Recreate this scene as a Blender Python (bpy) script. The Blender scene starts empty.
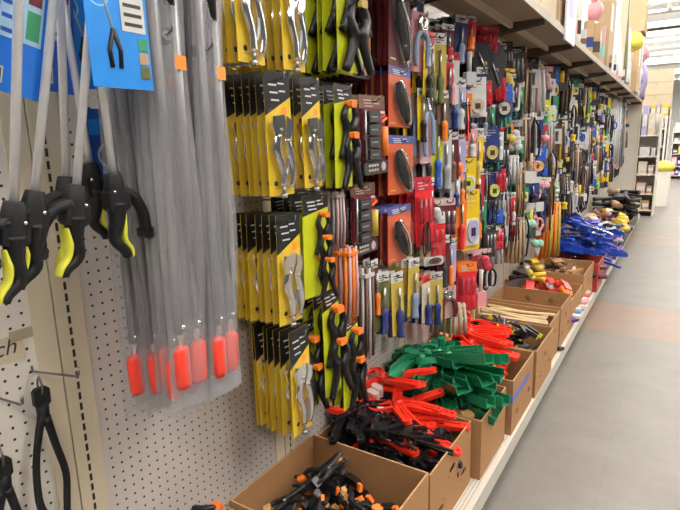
import bpy, bmesh, math, random
from mathutils import Vector, Matrix, Euler
PI = math.pi
R = random.Random(11)
Z0 = 1.5                       # tables give heights from the eye level; Z0 lifts them to the floor
SC = bpy.context.scene
COL = SC.collection

# ------------------------------------------------------------------ materials
_m = {}
def nodes(name):
    m = bpy.data.materials.new(name); m.use_nodes = True
    nt = m.node_tree
    return m, nt, nt.nodes['Principled BSDF']
def M(name, rgb=(.5, .5, .5), rough=.45, metal=0., alpha=1., vary=.12, scale=30., spec=.5, emit=None):
    if name in _m: return _m[name]
    m, nt, b = nodes(name)
    b.inputs['Roughness'].default_value = rough
    b.inputs['Metallic'].default_value = metal
    b.inputs['Alpha'].default_value = alpha
    b.inputs['Specular IOR Level'].default_value = spec
    c = (*rgb, 1)
    tc = nt.nodes.new('ShaderNodeTexCoord'); n = nt.nodes.new('ShaderNodeTexNoise')
    n.inputs['Scale'].default_value = scale; n.inputs['Detail'].default_value = 3
    mx = nt.nodes.new('ShaderNodeMix'); mx.data_type = 'RGBA'
    mx.inputs[6].default_value = tuple(max(0, v*(1-vary)) for v in rgb)+(1,)
    mx.inputs[7].default_value = tuple(min(1, v*(1+vary)) for v in rgb)+(1,)
    nt.links.new(tc.outputs['Object'], n.inputs['Vector'])
    nt.links.new(n.outputs['Fac'], mx.inputs[0]); nt.links.new(mx.outputs[2], b.inputs['Base Color'])
    if emit:
        b.inputs['Emission Color'].default_value = (*rgb, 1); b.inputs['Emission Strength'].default_value = emit
    _m[name] = m
    return m
PAL = dict(
 black=(.012,.012,.014), charcoal=(.035,.033,.036), grey=(.28,.28,.29), silver=(.55,.55,.56), rust=(.56,.095,.025), header=(.05,.07,.26), white=(.66,.65,.63), cream=(.62,.55,.42),
 beige=(.52,.42,.28), yellow=(.74,.50,.012), lime=(.58,.62,.015), orange=(.85,.20,.02), red=(.66,.02,.02), crimson=(.45,.012,.03), maroon=(.10,.015,.02),
 pink=(.74,.33,.36), rose=(.60,.38,.38), brown=(.13,.07,.045), tan=(.42,.27,.14), blue=(.015,.08,.42), navy=(.02,.03,.13), sky=(.04,.30,.72),
 steelblue=(.20,.27,.40), lavender=(.42,.38,.62), purple=(.12,.04,.34), green=(.02,.22,.10), mint=(.30,.62,.50), olive=(.10,.11,.035), gold=(.55,.40,.06))
def C(n, **k):
    if n in ('black','charcoal','maroon','brown','navy','olive'): k.setdefault('spec', .22)
    return M(n, PAL[n], **k)
CHROME = M('chrome', (.88,.88,.88), .16, 1., vary=.05)
STEEL = M('steel', (.42,.43,.45), .33, .9)
DKSTEEL = M('dark steel wire', (.16,.15,.15), .35, .8)
CLEAR = M('clear plastic film', (.9,.9,.9), .08, 0, .035, vary=0, spec=.4)
BAGP = M('grey plastic sleeve', (.47,.46,.48), .22, 0, .36, vary=.15, scale=14)
REDP = M('clear red film', (.7,.03,.05), .15, 0, .55, vary=.05)
RUB = M('black rubber', (.007,.007,.008), .5, spec=.2)
BLKP = M('black nylon', (.008,.008,.009), .36, spec=.28)
CREAMP = M('cream painted steel', (.60,.52,.38), .45, vary=.06, scale=6)
DECKP = M('white painted deck', (.60,.565,.49), .42, vary=.10, scale=9)
SHELFP = M('tan shelf board', (.30,.24,.17), .6, vary=.12, scale=5)
WOOD = M('pale bare wood', (.68,.50,.28), .6, vary=.2, scale=25)
CARD = M('corrugated cardboard', (.33,.165,.065), .8, vary=.10, scale=12)
CARDE = M('cardboard cut edge', (.46,.28,.13), .85, vary=.15, scale=60)

# pegboard: drilled hole pattern in world metres
def pegboard(name, y0, z0, base):
    m, nt, b = nodes(name); L = nt.links
    tc = nt.nodes.new('ShaderNodeTexCoord'); sp = nt.nodes.new('ShaderNodeSeparateXYZ'); L.new(tc.outputs['Object'], sp.inputs[0])
    def mth(op, a, v=None, w=None):
        n = nt.nodes.new('ShaderNodeMath'); n.operation = op
        for i, q in enumerate((a, v, w)):
            if q is None: continue
            if isinstance(q, (int, float)): n.inputs[i].default_value = q
            else: L.new(q, n.inputs[i])
        return n.outputs[0]
    def cell(o, off, p):
        t = mth('DIVIDE', mth('SUBTRACT', o, off-p/2), p)
        return mth('MULTIPLY', mth('SUBTRACT', mth('FRACT', t), .5), p)
    u = cell(sp.outputs[1], y0, .02455); v = cell(sp.outputs[2], z0, .0254)
    d = mth('SQRT', mth('ADD', mth('MULTIPLY', u, u), mth('MULTIPLY', v, v)))
    hole = mth('LESS_THAN', d, .0031)
    ns = nt.nodes.new('ShaderNodeTexNoise'); ns.inputs['Scale'].default_value = 7; L.new(tc.outputs['Object'], ns.inputs['Vector'])
    mx = nt.nodes.new('ShaderNodeMix'); mx.data_type = 'RGBA'; mx.inputs[6].default_value = (*[c*.93 for c in base], 1); mx.inputs[7].default_value = (*[min(1, c*1.07) for c in base], 1)
    L.new(ns.outputs['Fac'], mx.inputs[0])
    m2 = nt.nodes.new('ShaderNodeMix'); m2.data_type = 'RGBA'; L.new(hole, m2.inputs[0]); L.new(mx.outputs[2], m2.inputs[6]); m2.inputs[7].default_value = (.012, .010, .009, 1)
    L.new(m2.outputs[2], b.inputs['Base Color']); b.inputs['Roughness'].default_value = .55
    return m
PEG1 = pegboard('pegboard left', .4895, Z0-.260, (.70, .65, .58))  # same paint as the right boards; lighter base stands in for stronger light
PEG2 = pegboard('pegboard right', .615, Z0-.2860, (.53, .475, .435))

def floor_mat():
    m, nt, b = nodes('vinyl floor tiles'); L = nt.links
    tc = nt.nodes.new('ShaderNodeTexCoord'); mp = nt.nodes.new('ShaderNodeMapping'); mp.inputs['Location'].default_value = (-.914+.305*6, -2.57+.305*9, 0)
    L.new(tc.outputs['Object'], mp.inputs[0])
    br = nt.nodes.new('ShaderNodeTexBrick'); br.offset = 0; br.inputs['Scale'].default_value = 1
    br.inputs['Brick Width'].default_value = .305; br.inputs['Row Height'].default_value = .305; br.inputs['Mortar Size'].default_value = .0014
    br.inputs['Color1'].default_value = (.150,.136,.118,1); br.inputs['Color2'].default_value = (.158,.144,.127,1); br.inputs['Mortar'].default_value = (.128,.115,.098,1)
    L.new(mp.outputs[0], br.inputs['Vector'])
    sp = nt.nodes.new('ShaderNodeSeparateXYZ'); L.new(tc.outputs['Object'], sp.inputs[0])
    def band(y0, y1):
        a = nt.nodes.new('ShaderNodeMath'); a.operation = 'GREATER_THAN'; L.new(sp.outputs[1], a.inputs[0]); a.inputs[1].default_value = y0
        c = nt.nodes.new('ShaderNodeMath'); c.operation = 'LESS_THAN'; L.new(sp.outputs[1], c.inputs[0]); c.inputs[1].default_value = y1
        d = nt.nodes.new('ShaderNodeMath'); d.operation = 'MULTIPLY'; L.new(a.outputs[0], d.inputs[0]); L.new(c.outputs[0], d.inputs[1]); return d.outputs[0]
    cur = br.outputs['Color']
    nz = nt.nodes.new('ShaderNodeTexNoise'); nz.inputs['Scale'].default_value = 2.2; nz.inputs['Detail'].default_value = 5; L.new(tc.outputs['Object'], nz.inputs['Vector'])
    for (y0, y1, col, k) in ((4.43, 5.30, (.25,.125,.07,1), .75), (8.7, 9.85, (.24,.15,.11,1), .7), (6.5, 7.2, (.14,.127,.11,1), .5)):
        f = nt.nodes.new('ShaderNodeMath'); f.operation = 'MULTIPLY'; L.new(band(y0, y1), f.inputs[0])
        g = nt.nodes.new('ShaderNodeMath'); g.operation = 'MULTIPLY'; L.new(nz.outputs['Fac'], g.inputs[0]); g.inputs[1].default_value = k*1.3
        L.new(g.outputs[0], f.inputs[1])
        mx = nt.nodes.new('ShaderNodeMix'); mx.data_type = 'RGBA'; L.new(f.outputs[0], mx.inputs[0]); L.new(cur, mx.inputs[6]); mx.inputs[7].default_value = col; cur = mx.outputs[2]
    n2 = nt.nodes.new('ShaderNodeTexNoise'); n2.inputs['Scale'].default_value = 3.5; n2.inputs['Detail'].default_value = 8; n2.inputs['Roughness'].default_value = .7; L.new(tc.outputs['Object'], n2.inputs['Vector'])
    rp = nt.nodes.new('ShaderNodeValToRGB'); rp.color_ramp.elements[0].position = .3; rp.color_ramp.elements[0].color = (.78,.77,.75,1); rp.color_ramp.elements[1].position = .75; rp.color_ramp.elements[1].color = (1.1,1.1,1.1,1)
    L.new(n2.outputs['Fac'], rp.inputs[0])
    mu = nt.nodes.new('ShaderNodeMix'); mu.data_type = 'RGBA'; mu.blend_type = 'MULTIPLY'; mu.inputs[0].default_value = 1; L.new(cur, mu.inputs[6]); L.new(rp.outputs[0], mu.inputs[7])
    # scuff specks
    vo = nt.nodes.new('ShaderNodeTexVoronoi'); vo.inputs['Scale'].default_value = 9; L.new(tc.outputs['Object'], vo.inputs['Vector'])
    lt = nt.nodes.new('ShaderNodeMath'); lt.operation = 'LESS_THAN'; L.new(vo.outputs['Distance'], lt.inputs[0]); lt.inputs[1].default_value = .035
    m3 = nt.nodes.new('ShaderNodeMix'); m3.data_type = 'RGBA'; L.new(lt.outputs[0], m3.inputs[0]); L.new(mu.outputs[2], m3.inputs[6]); m3.inputs[7].default_value = (.14,.12,.10,1)
    L.new(m3.outputs[2], b.inputs['Base Color']); b.inputs['Roughness'].default_value = .42; b.inputs['Specular IOR Level'].default_value = .4
    return m

# ------------------------------------------------------------------ mesh builder
class MB:
    def __init__(s): s.v = []; s.f = []; s.mi = []; s.sm = []; s.mats = []
    def mat(s, m):
        if m not in s.mats: s.mats.append(m)
        return s.mats.index(m)
    def add(s, vs, fs, m, smooth=False, T=None):
        o = len(s.v); k = s.mat(m)
        s.v += [tuple(T @ Vector(p)) if T else tuple(p) for p in vs]
        for f in fs: s.f.append([i+o for i in f]); s.mi.append(k); s.sm.append(smooth)
        return s
    def box(s, x0, x1, y0, y1, z0, z1, m, T=None, b=0.):
        if b > 0:
            vs = []
            b = min(b, (x1-x0)*.45, (y1-y0)*.45)
            ring = [(x0+b,y0),(x1-b,y0),(x1,y0+b),(x1,y1-b),(x1-b,y1),(x0+b,y1),(x0,y1-b),(x0,y0+b)]
            return s.prism(ring, z0, z1, m, T)
        vs = [(x,y,z) for z in (z0,z1) for y in (y0,y1) for x in (x0,x1)]
        return s.add(vs, [(0,2,3,1),(4,5,7,6),(0,1,5,4),(2,6,7,3),(0,4,6,2),(1,3,7,5)], m, False, T)
    def prism(s, pts, z0, z1, m, T=None):
        n = len(pts)
        vs = [(x,y,z0) for x,y in pts]+[(x,y,z1) for x,y in pts]
        fs = [list(range(n-1,-1,-1)), list(range(n,2*n))]+[(i,(i+1)%n,n+(i+1)%n,n+i) for i in range(n)]
        return s.add(vs, fs, m, False, T)
    def ring(s, out, inn, z0, z1, m, T=None):
        n = len(out)
        vs = [(x,y,z0) for x,y in out]+[(x,y,z0) for x,y in inn]+[(x,y,z1) for x,y in out]+[(x,y,z1) for x,y in inn]
        fs = []
        for i in range(n):
            j = (i+1) % n
            fs += [(i,n+i,n+j,j),(2*n+i,2*n+j,3*n+j,3*n+i),(i,j,2*n+j,2*n+i),(n+i,3*n+i,3*n+j,n+j)]
        return s.add(vs, fs, m, False, T)
    def sweep(s, path, prof, m, sc=None, up=(0,0,1), T=None, smooth=True):
        path = [Vector(p) for p in path]; n = len(path); k = len(prof); vs = []
        for i, p in enumerate(path):
            t = (path[min(i+1,n-1)]-path[max(i-1,0)]).normalized()
            u = Vector(up)
            if abs(t.dot(u)) > .97: u = Vector((1,0,0)) if abs(t.x) < .9 else Vector((0,1,0))
            a = t.cross(u).normalized(); b2 = a.cross(t).normalized()
            w = sc[i] if sc else 1.
            for (q, r) in prof: vs.append(p+a*q*w+b2*r*w)
        fs = [(i*k+j, i*k+(j+1)%k, (i+1)*k+(j+1)%k, (i+1)*k+j) for i in range(n-1) for j in range(k)]
        fs += [list(range(k-1,-1,-1)), [(n-1)*k+j for j in range(k)]]
        return s.add(vs, fs, m, smooth, T)
    def tube(s, path, r, m, seg=8, flat=1., T=None, up=(0,0,1)):
        rs = r if isinstance(r, (list, tuple)) else [r]*len(path)
        prof = [(math.cos(2*PI*j/seg), math.sin(2*PI*j/seg)*flat) for j in range(seg)]
        return s.sweep(path, prof, m, rs, up, T)
    def ball(s, c, r, m, T=None, sq=(1,1,1), n=8):
        vs = [(c[0], c[1], c[2]+r*sq[2])]
        for i in range(1, n):
            a = PI*i/n
            for j in range(n*2//2+2):
                q = 2*PI*j/(n+2); vs.append((c[0]+r*sq[0]*math.sin(a)*math.cos(q), c[1]+r*sq[1]*math.sin(a)*math.sin(q), c[2]+r*sq[2]*math.cos(a)))
        vs.append((c[0], c[1], c[2]-r*sq[2])); k = n+2; fs = [(0, 1+j, 1+(j+1)%k) for j in range(k)]
        for i in range(n-2): fs += [(1+i*k+j, 1+(i+1)*k+j, 1+(i+1)*k+(j+1)%k, 1+i*k+(j+1)%k) for j in range(k)]
        e = len(vs)-1; o = 1+(n-2)*k; fs += [(e, o+(j+1)%k, o+j) for j in range(k)]
        return s.add(vs, fs, m, True, T)
    def mesh(s, name):
        me = bpy.data.meshes.new(name); me.from_pydata(s.v, [], s.f)
        for m in s.mats: me.materials.append(m)
        me.polygons.foreach_set('material_index', s.mi); me.polygons.foreach_set('use_smooth', s.sm); me.update()
        bm = bmesh.new(); bm.from_mesh(me); bmesh.ops.recalc_face_normals(bm, faces=bm.faces); bm.to_mesh(me); bm.free()
        return me
    def obj(s, name, parent=None, label=None):
        o = bpy.data.objects.new(name, s.mesh(name)); COL.objects.link(o)
        if parent: o.parent = parent
        if label: o['label'] = label
        return o
def circ(cx, cy, rx, ry=None, n=20, a0=0.):
    ry = rx if ry is None else ry
    return [(cx+rx*math.cos(a0+2*PI*i/n), cy+ry*math.sin(a0+2*PI*i/n)) for i in range(n)]
def arc(cx, cy, r, a0, a1, n=10, z=0.): return [(cx+r*math.cos(a0+(a1-a0)*i/n), cy+r*math.sin(a0+(a1-a0)*i/n), z) for i in range(n+1)]
def smooth_path(pts, n=4):
    P = [Vector(p) for p in pts]; out = []
    for i in range(len(P)-1):
        a, b, c, d = P[max(i-1,0)], P[i], P[i+1], P[min(i+2,len(P)-1)]
        for k in range(n):
            t = k/n; out.append(.5*((2*b)+(c-a)*t+(2*a-5*b+4*c-d)*t*t+(-a+3*b-3*c+d)*t**3))
    return out+[P[-1]]
def interp(vals, n=4):
    o = []
    for i in range(len(vals)-1): o += [vals[i]+(vals[i+1]-vals[i])*k/n for k in range(n)]
    return o+[vals[-1]]

def empty(name, loc=(0,0,0), rot=(0,0,0)):
    o = bpy.data.objects.new(name, None); COL.objects.link(o); o.empty_display_size = .05
    o.location = loc; o.rotation_euler = rot
    return o
LAB = {}
def tag(o, label, cat, group=None, kind=None):
    w = label.split()
    if len(w) > 16: print('LONGLABEL', label)
    if label in LAB and not (group and group == LAB[label]): print('DUPLABEL', label)
    LAB[label] = group
    o['label'] = label; o['category'] = cat
    if group: o['group'] = group
    if kind: o['kind'] = kind
    return o
def copy_tree(o, parent=None):
    c = o.copy(); COL.objects.link(c)
    if parent: c.parent = parent
    for ch in list(o.children): copy_tree(ch, c)
    return c
def struct(name, mb): o = mb.obj(name); o['kind'] = 'structure'; return o
HANG = (PI/2, 0, PI/2)         # local X = along the aisle, local Y = up, local Z = out from the wall

# ------------------------------------------------------------------ camera
f = 520.37
v1 = Vector((343, 117, -f)).normalized()
v2 = -Vector((64, -2502, -f)).normalized()
Yw = v1; Zw = (v2 - v2.dot(v1)*v1).normalized(); Xw = Yw.cross(Zw)
Rm = Matrix((Xw, Yw, Zw))      # rows: world axes seen from the camera -> camera-to-world rotation
cam = bpy.data.cameras.new('camera'); co = bpy.data.objects.new('camera', cam); COL.objects.link(co)
co.matrix_world = Matrix.Translation((1.085, 0, Z0)) @ Rm.to_4x4()
cam.sensor_fit = 'HORIZONTAL'; cam.sensor_width = 36; cam.lens = f*36/680; cam.clip_start = .05; cam.clip_end = 200
SC.camera = co

# ------------------------------------------------------------------ room
struct('floor', MB().box(-8, 12, -4, 42, -.05, 0, floor_mat()))
ceil_m = M('white ceiling', (.82,.80,.76), .8, vary=.03, scale=2)
cb = MB().box(-8, 12, -4, 42, 5.35, 5.45, ceil_m)
for k in range(16):
    y = -2+k*2.8; cb.box(-8, 12, y, y+.10, 5.15, 5.35, ceil_m)
struct('ceiling', cb)
struct('wall_back', MB().box(-8, 12, 42, 42.2, 0, 5.4, M('white store wall', (.85,.84,.82), .7, vary=.03)))
struct('wall_left', MB().box(-8.2, -8, -4, 42, 0, 5.4, M('white store wall')))

# fluorescent fixtures: long rows across the store
tube_m = M('fluorescent tube', (1.0,.965,.90), .5, vary=0, emit=60)
fixp = M('white fixture pan', (.85,.85,.83), .5, vary=.02)
def fixture():
    t = empty('fluorescent_light')
    MB().box(-1.2, 1.2, -.14, .14, .05, .11, fixp).box(-1.2,1.2,-.16,-.14,-.01,.11,fixp).box(-1.2,1.2,.14,.16,-.01,.11,fixp).obj('housing', t)
    for s in (-.06, .06):
        MB().tube([(-1.17,s,.02),(1.17,s,.02)], .022, tube_m, 8).obj('tube', t)
    return t
fx = None
rows = [-2.6, 2.2, 7.0, 11.8, 16.7, 21.4, 26.2, 31, 36]
words = ['behind the viewer','over the near boxes','over the middle of the aisle','over the end of the gondola','first row seen past the shelf','second row seen past the shelf','third row back','fourth row back','row nearest the back wall']
for i, y in enumerate(rows):
    for j, x in enumerate((-3.25, -.75, 1.75, 4.25, 6.75)):
        if fx is None: t = fx = fixture()
        else: t = copy_tree(fx)
        t.location = (x, y, Z0+3.25)
        tag(t, 'white twin-tube ceiling light, %s, %s' % (words[i], ('far left','left of the aisle','over the aisle','right of the aisle','far right')[j]), 'ceiling light', 'ceiling lights in rows')
        if y < 30:
            l = bpy.data.lights.new('light', 'AREA'); l.shape = 'RECTANGLE'; l.size = 2.3; l.size_y = .22; l.energy = 62; l.color = (1,.97,.93)
            lo = bpy.data.objects.new('lamp_glow', l); COL.objects.link(lo); lo.parent = t; lo.location = (0,0,-.03)
            l2 = bpy.data.lights.new('light', 'AREA'); l2.shape = 'RECTANGLE'; l2.size = 2.3; l2.size_y = .22; l2.energy = 330; l2.color = (1,.97,.93)
            lo = bpy.data.objects.new('added_ceiling_fill', l2); COL.objects.link(lo); lo.parent = t; lo.location = (0,0,.13); lo.rotation_euler = (PI,0,0)  # upward fill light added to brighten the ceiling, not part of the fixture
cable = MB()
for i, y in enumerate((15.4, 20.0)):
    o = MB().tube([(-8,y,Z0+3.35),(12,y,Z0+3.35)], .045, M('dark pipe', (.10,.09,.08)), 8).obj('ceiling_pipe')
    tag(o, 'thin dark pipe crossing under the ceiling, '+('nearer one' if i == 0 else 'farther one'), 'pipe', 'pipes under the ceiling')

# ------------------------------------------------------------------ gondola
SEAM = [-.20, .552, 1.276, 2.20, 3.12, 4.04, 4.96, 5.88, 6.80, 7.72, 8.64, 9.56, 11.0]
SLOT = M('dark slot', (.015,.012,.010), .8)
PERF = M('perforation', (.20,.17,.14), .8)
ZT = Z0+.60
anch = ['at the left edge with the hanging reachers','behind the yellow pliers packs','behind the orange-backed knives','above the green clamps','above the wooden handles','above the brown tray box','above the blue tools','past the blue tools','third from the far end','second from the far end','next to the far end','at the far end']
for i in range(len(SEAM)-1):
    a, b = SEAM[i], SEAM[i+1]
    g = empty('gondola_section', (0, a, 0)); W = b-a
    tag(g, 'pegboard gondola section with steel uprights, '+anch[i], 'shelving', 'gondola sections along the aisle')
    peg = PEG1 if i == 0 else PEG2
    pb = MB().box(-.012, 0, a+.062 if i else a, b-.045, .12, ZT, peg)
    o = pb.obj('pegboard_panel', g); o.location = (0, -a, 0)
    # uprights either side of the seam
    u = MB().box(-.03, .004, .0015, .064, 0, ZT+.03, CREAMP)
    k = 0; z = Z0-.356-.0254*40+.004
    while z < ZT-.02:
        if z > .12: u.box(.0038, .0046, .0265, .0325, z-.0085, z+.0085, SLOT)
        z += .0254
    u.obj('upright', g)
    MB().box(-.03, .003, W-.047, W-.0015, 0, ZT+.03, CREAMP).obj('upright', g)
    # deck
    dk = MB().box(-.02, .538, .001, W-.001, .130, .150, DECKP).box(.530, .542, .001, W-.001, .070, .1495, DECKP)
    for q in range(3):
        y = .02
        while y < W-.02:
            dk.box(.486+q*.014, .490+q*.014, y, y+.006, .1501, .1505, PERF); y += .0125
    dk.obj('base_deck', g)
    MB().box(.49, .51, .001, W-.001, 0, .13, M('dark kick plate', (.05,.045,.04), .7)).obj('kick_plate', g)
    # overhead shelf
    if i < 2: continue
    s = MB().box(.065, .42, .001, W-.001, Z0+.645, Z0+.665, SHELFP).box(.42, .428, .001, W-.001, Z0+.625, Z0+.668, M('shelf edge strip', (.36,.31,.23), .5)).box(.055,.065,.001,W-.001,Z0+.625,Z0+.665,CREAMP).box(.225,.245,.001,W-.001,Z0+.615,Z0+.645,CREAMP)
    s.obj('top_shelf', g)
    for yy in (.012, W-.030):
        MB().prism([(0,Z0+.50),(.0,Z0+.645),(.40,Z0+.645),(.40,Z0+.62),(.05,Z0+.58)], 0, .012, M('dark shelf bracket',(.10,.075,.06),.5), T=Matrix.Translation((0,yy,0)) @ Matrix(((1,0,0,0),(0,0,1,0),(0,1,0,0),(0,0,0,1)))).obj('shelf_bracket', g)
# end panel
g = MB().box(-.03, .41, 11.0, 11.03, 0, Z0+.64, M('off-white end panel', (.62,.58,.51), .6, vary=.05)).box(.395,.425,10.99,11.04,0,Z0+.66,CREAMP).box(0,.395,10.994,11.0,Z0-.96,Z0-.95,M('dark slot')).obj('end_panel')
tag(g, 'plain off-white panel closing the far end of the gondola', 'panel')

# ------------------------------------------------------------------ tool shapes (local X across, Y up, Z out)
def clamp_arm(mb, side, L, mat, r=1., sec='tube'):
    """one arm of a spring clamp, jaw tip at y=0, pivot at -.5L, handle end at -L"""
    s = side
    P = smooth_path([(s*.015*L,.01*L,0),(s*.095*L,-.10*L,0),(s*.125*L,-.24*L,0),(s*.045*L,-.43*L,0),(s*.075*L,-.60*L,0),(s*.215*L,-.97*L,0)])
    w = interp([.026,.036,.042,.058,.044,.034]); w = [q*L*r for q in w]
    mb.tube(P, w, mat, 8, 1.1)
def spring_clamp(L, arm, tip, parent=None, r=1., name='spring_clamp'):
    t = parent or empty(name)
    for k, s in enumerate((-1, 1)):
        a = MB(); clamp_arm(a, s, L, arm, r); o = a.obj('clamp_arm', t); o.location = (0, 0, (-.006 if s < 0 else .006)*L/.2)
        p = MB().box(-.05*L+s*.02*L, .05*L+s*.02*L, -.10*L, .06*L, -.08*L, .08*L, tip, b=.01*L); p.obj('jaw_tip', o)
    MB().tube([(0,-.47*L,-.07*L),(0,-.47*L,.07*L)], .035*L, tip if r > 1.2 else STEEL, 10).obj('pivot', t)
    return t
def plastic_clamp(L, arm, pad, channel=False, spread=.30):
    """moulded clamp: two long handles (bar with an eye, or channel section), bowed jaws with pads"""
    t = empty('plastic_clamp')
    for s in (-1, 1):
        P = smooth_path([(s*.012,0,0),(s*.20*L,-.05*L,0),(s*.22*L,-.17*L,0),(s*.03*L,-.33*L,0),(-s*.10*L,-.52*L,0),(-s*spread*L,-L,0)], 4)
        a = MB()
        if channel:
            h, w, th = .040*L, .058*L, .009*L
            pr = [(-w,-h),(w,-h),(w,h),(w-th,h),(w-th,-h+th),(-w+th,-h+th),(-w+th,h),(-w,h)]
            sc = interp([.5,.7,.8,.95,1.1,1.25])
            a.sweep(P, pr, arm, sc, smooth=False)
        else:
            w, h = .062*L, .034*L
            pr = [(-w,-h),(w,-h),(w,h),(w*.55,h),(w*.5,h*.3),(-w*.5,h*.3),(-w*.55,h),(-w,h)]
            a.sweep(P, pr, arm, interp([.6,.8,.9,1.1,1.0,.85]), smooth=False)
            e = P[-1]; a.ring(circ(e.x, e.y, .060*L, n=14), circ(e.x, e.y, .022*L, n=14), -.028*L, .028*L, arm)
        o = a.obj('clamp_arm', t); o.location = (0, 0, s*.012*L)
        MB().box(-.045*L+s*.045*L, .045*L+s*.045*L, -.06*L, .11*L, -.07*L, .07*L, pad, b=.008).obj('jaw_pad', o)
    MB().tube([(0,-.36*L,-.07*L),(0,-.36*L,.07*L)], .045*L, arm, 10).obj('pivot', t)
    return t
def bar_clamp(L, bar, body, pad):
    """small bar clamp: steel or nylon bar, fixed jaw, sliding jaw with trigger grip"""
    t = empty('bar_clamp')
    MB().box(-.006, .006, -L, 0, -.003, .003, bar).obj('bar', t)
    MB().prism([(-.012,0),(.012,.004),(.05,.008),(.085,-.004),(.085,-.016),(.04,-.022),(.012,-.03),(-.012,-.03)], -.010, .010, body).obj('fixed_jaw', t)
    b = MB().prism([(-.016,-.10),(.016,-.095),(.05,-.088),(.085,-.095),(.085,-.107),(.05,-.115),(.018,-.135),(.02,-.16),(.045,-.20),(.030,-.215),(-.004,-.165),(-.016,-.16)], -.013, .013, body); b.obj('sliding_jaw', t)
    MB().tube([(-.012,-.13,0),(-.05,-.155,0),(-.062,-.19,0)], [.009,.007,.005], body, 8).obj('trigger', t)
    for y in (-.006, -.101): MB().box(.072, .092, y-.012 if y > -.05 else y, y if y > -.05 else y+.012, -.012, .012, pad).obj('jaw_pad', t)
    return t
def mb_pliers(w, L, grip, metal, z=.006):
    m = MB()
    for s in (-1, 1):
        m.tube(smooth_path([(s*.03*w,0,z),(s*.16*w,-.12*L,z),(s*.06*w,-.30*L,z)]), interp([.05*w,.12*w,.13*w]), metal, 8, .5)
        m.tube(smooth_path([(s*.06*w,-.30*L,z),(s*.26*w,-.42*L,z),(s*.34*w,-.70*L,z),(s*.30*w,-L,z)]), interp([.10*w,.11*w,.13*w,.10*w]), grip, 8, .6)
    m.tube([(0,-.27*L,z-.006),(0,-.27*L,z+.008)], .09*w, metal, 10)
    return m
def mb_lockpliers(w, L, z=.010):
    """locking pliers: jaws, curved upper handle, straighter lower handle, screw and lever"""
    m = MB(); x0 = -.05*w
    m.prism([(x0-.02,0),(x0+.004,.004),(x0+.006,-.020),(x0-.004,-.045),(x0-.022,-.045),(x0-.028,-.015)], z-.005, z+.006, CHROME)
    m.prism([(x0+.009,.002),(x0+.026,-.012),(x0+.024,-.040),(x0+.010,-.058),(x0+.002,-.045),(x0+.010,-.020)], z-.005, z+.006, CHROME)
    m.tube(smooth_path([(x0-.010,-.04,z),(x0-.016,-.075,z),(x0-.004,-.12,z),(x0-.002,-.16,z)]), interp([.010,.011,.009,.008]), CHROME, 8, .7)
    m.tube(smooth_path([(x0+.012,-.05,z),(x0+.020,-.085,z),(x0+.026,-.125,z),(x0+.018,-.165,z)]), interp([.008,.009,.008,.006]), CHROME, 8, .7)
    m.tube(smooth_path([(x0+.014,-.09,z),(x0+.012,-.12,z),(x0+.004,-.14,z)]), .004, STEEL, 6)
    m.tube([(x0-.002,-.16,z),(x0-.002,-.178,z)], .004, STEEL, 8); m.tube([(x0-.002,-.178,z),(x0-.002,-.188,z)], .007, STEEL, 10)
    m.ball((x0-.006,-.03,z+.006), .004, STEEL, n=6); m.ball((x0+.012,-.055,z+.006), .004, STEEL, n=6)
    return m
def blister_mb(w, h, d, m=CLEAR, y0=0.):
    b = .18*w
    o = [(-w/2,y0-h),(w/2,y0-h),(w/2,y0),(-w/2,y0)]
    i = [(-w/2+b,y0-h+b),(w/2-b,y0-h+b),(w/2-b,y0-b),(-w/2+b,y0-b)]
    vs = [(x,y,.001) for x,y in o]+[(x,y,d) for x,y in i]
    return MB().add(vs, [(0,1,5,4),(1,2,6,5),(2,3,7,6),(3,0,4,7),(4,5,6,7)], m)
# ---- card: base, header patch with slanted edge, small print bars
def card_mb(w, h, body, head, hh=.25, slant=.03, text=None, sticker=None, hole=True, arch=False):
    m = MB(); t = .0012
    m.box(-w/2, w/2, .018-h, .018, -t, 0, body)
    y0 = .018-h*hh
    if head is not None: m.prism([(-w/2,y0-slant*.5),(w/2,y0+slant*.5),(w/2,.018),(-w/2,.018)], 0, .0005, head)
    if hole: m.prism(circ(0, .004, .006, .004, 10), 0, .0009, SLOT)
    if text is not None:
        for k in range(3):
            a = -w*.34+k*.004; yy = .018-h*hh*(.38+.22*k)
            n = 2 if k < 2 else 1
            for q in range(n): m.box(a+q*w*.36, a+q*w*.36+w*(.31 if q == 0 else .24), yy+q*slant*.09-.0028*(h/.3), yy+q*slant*.09+.0014*(h/.3), .0005, .0009, text)
    if sticker is not None: m.box(w*.12, w*.34, y0-.045*h-.02*h, y0-.045*h+.04*h, 0, .0006, sticker)
    return m
WHT = C('white'); ORG = C('orange'); STK = M('orange price sticker', (.95,.28,.03), .6)

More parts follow.
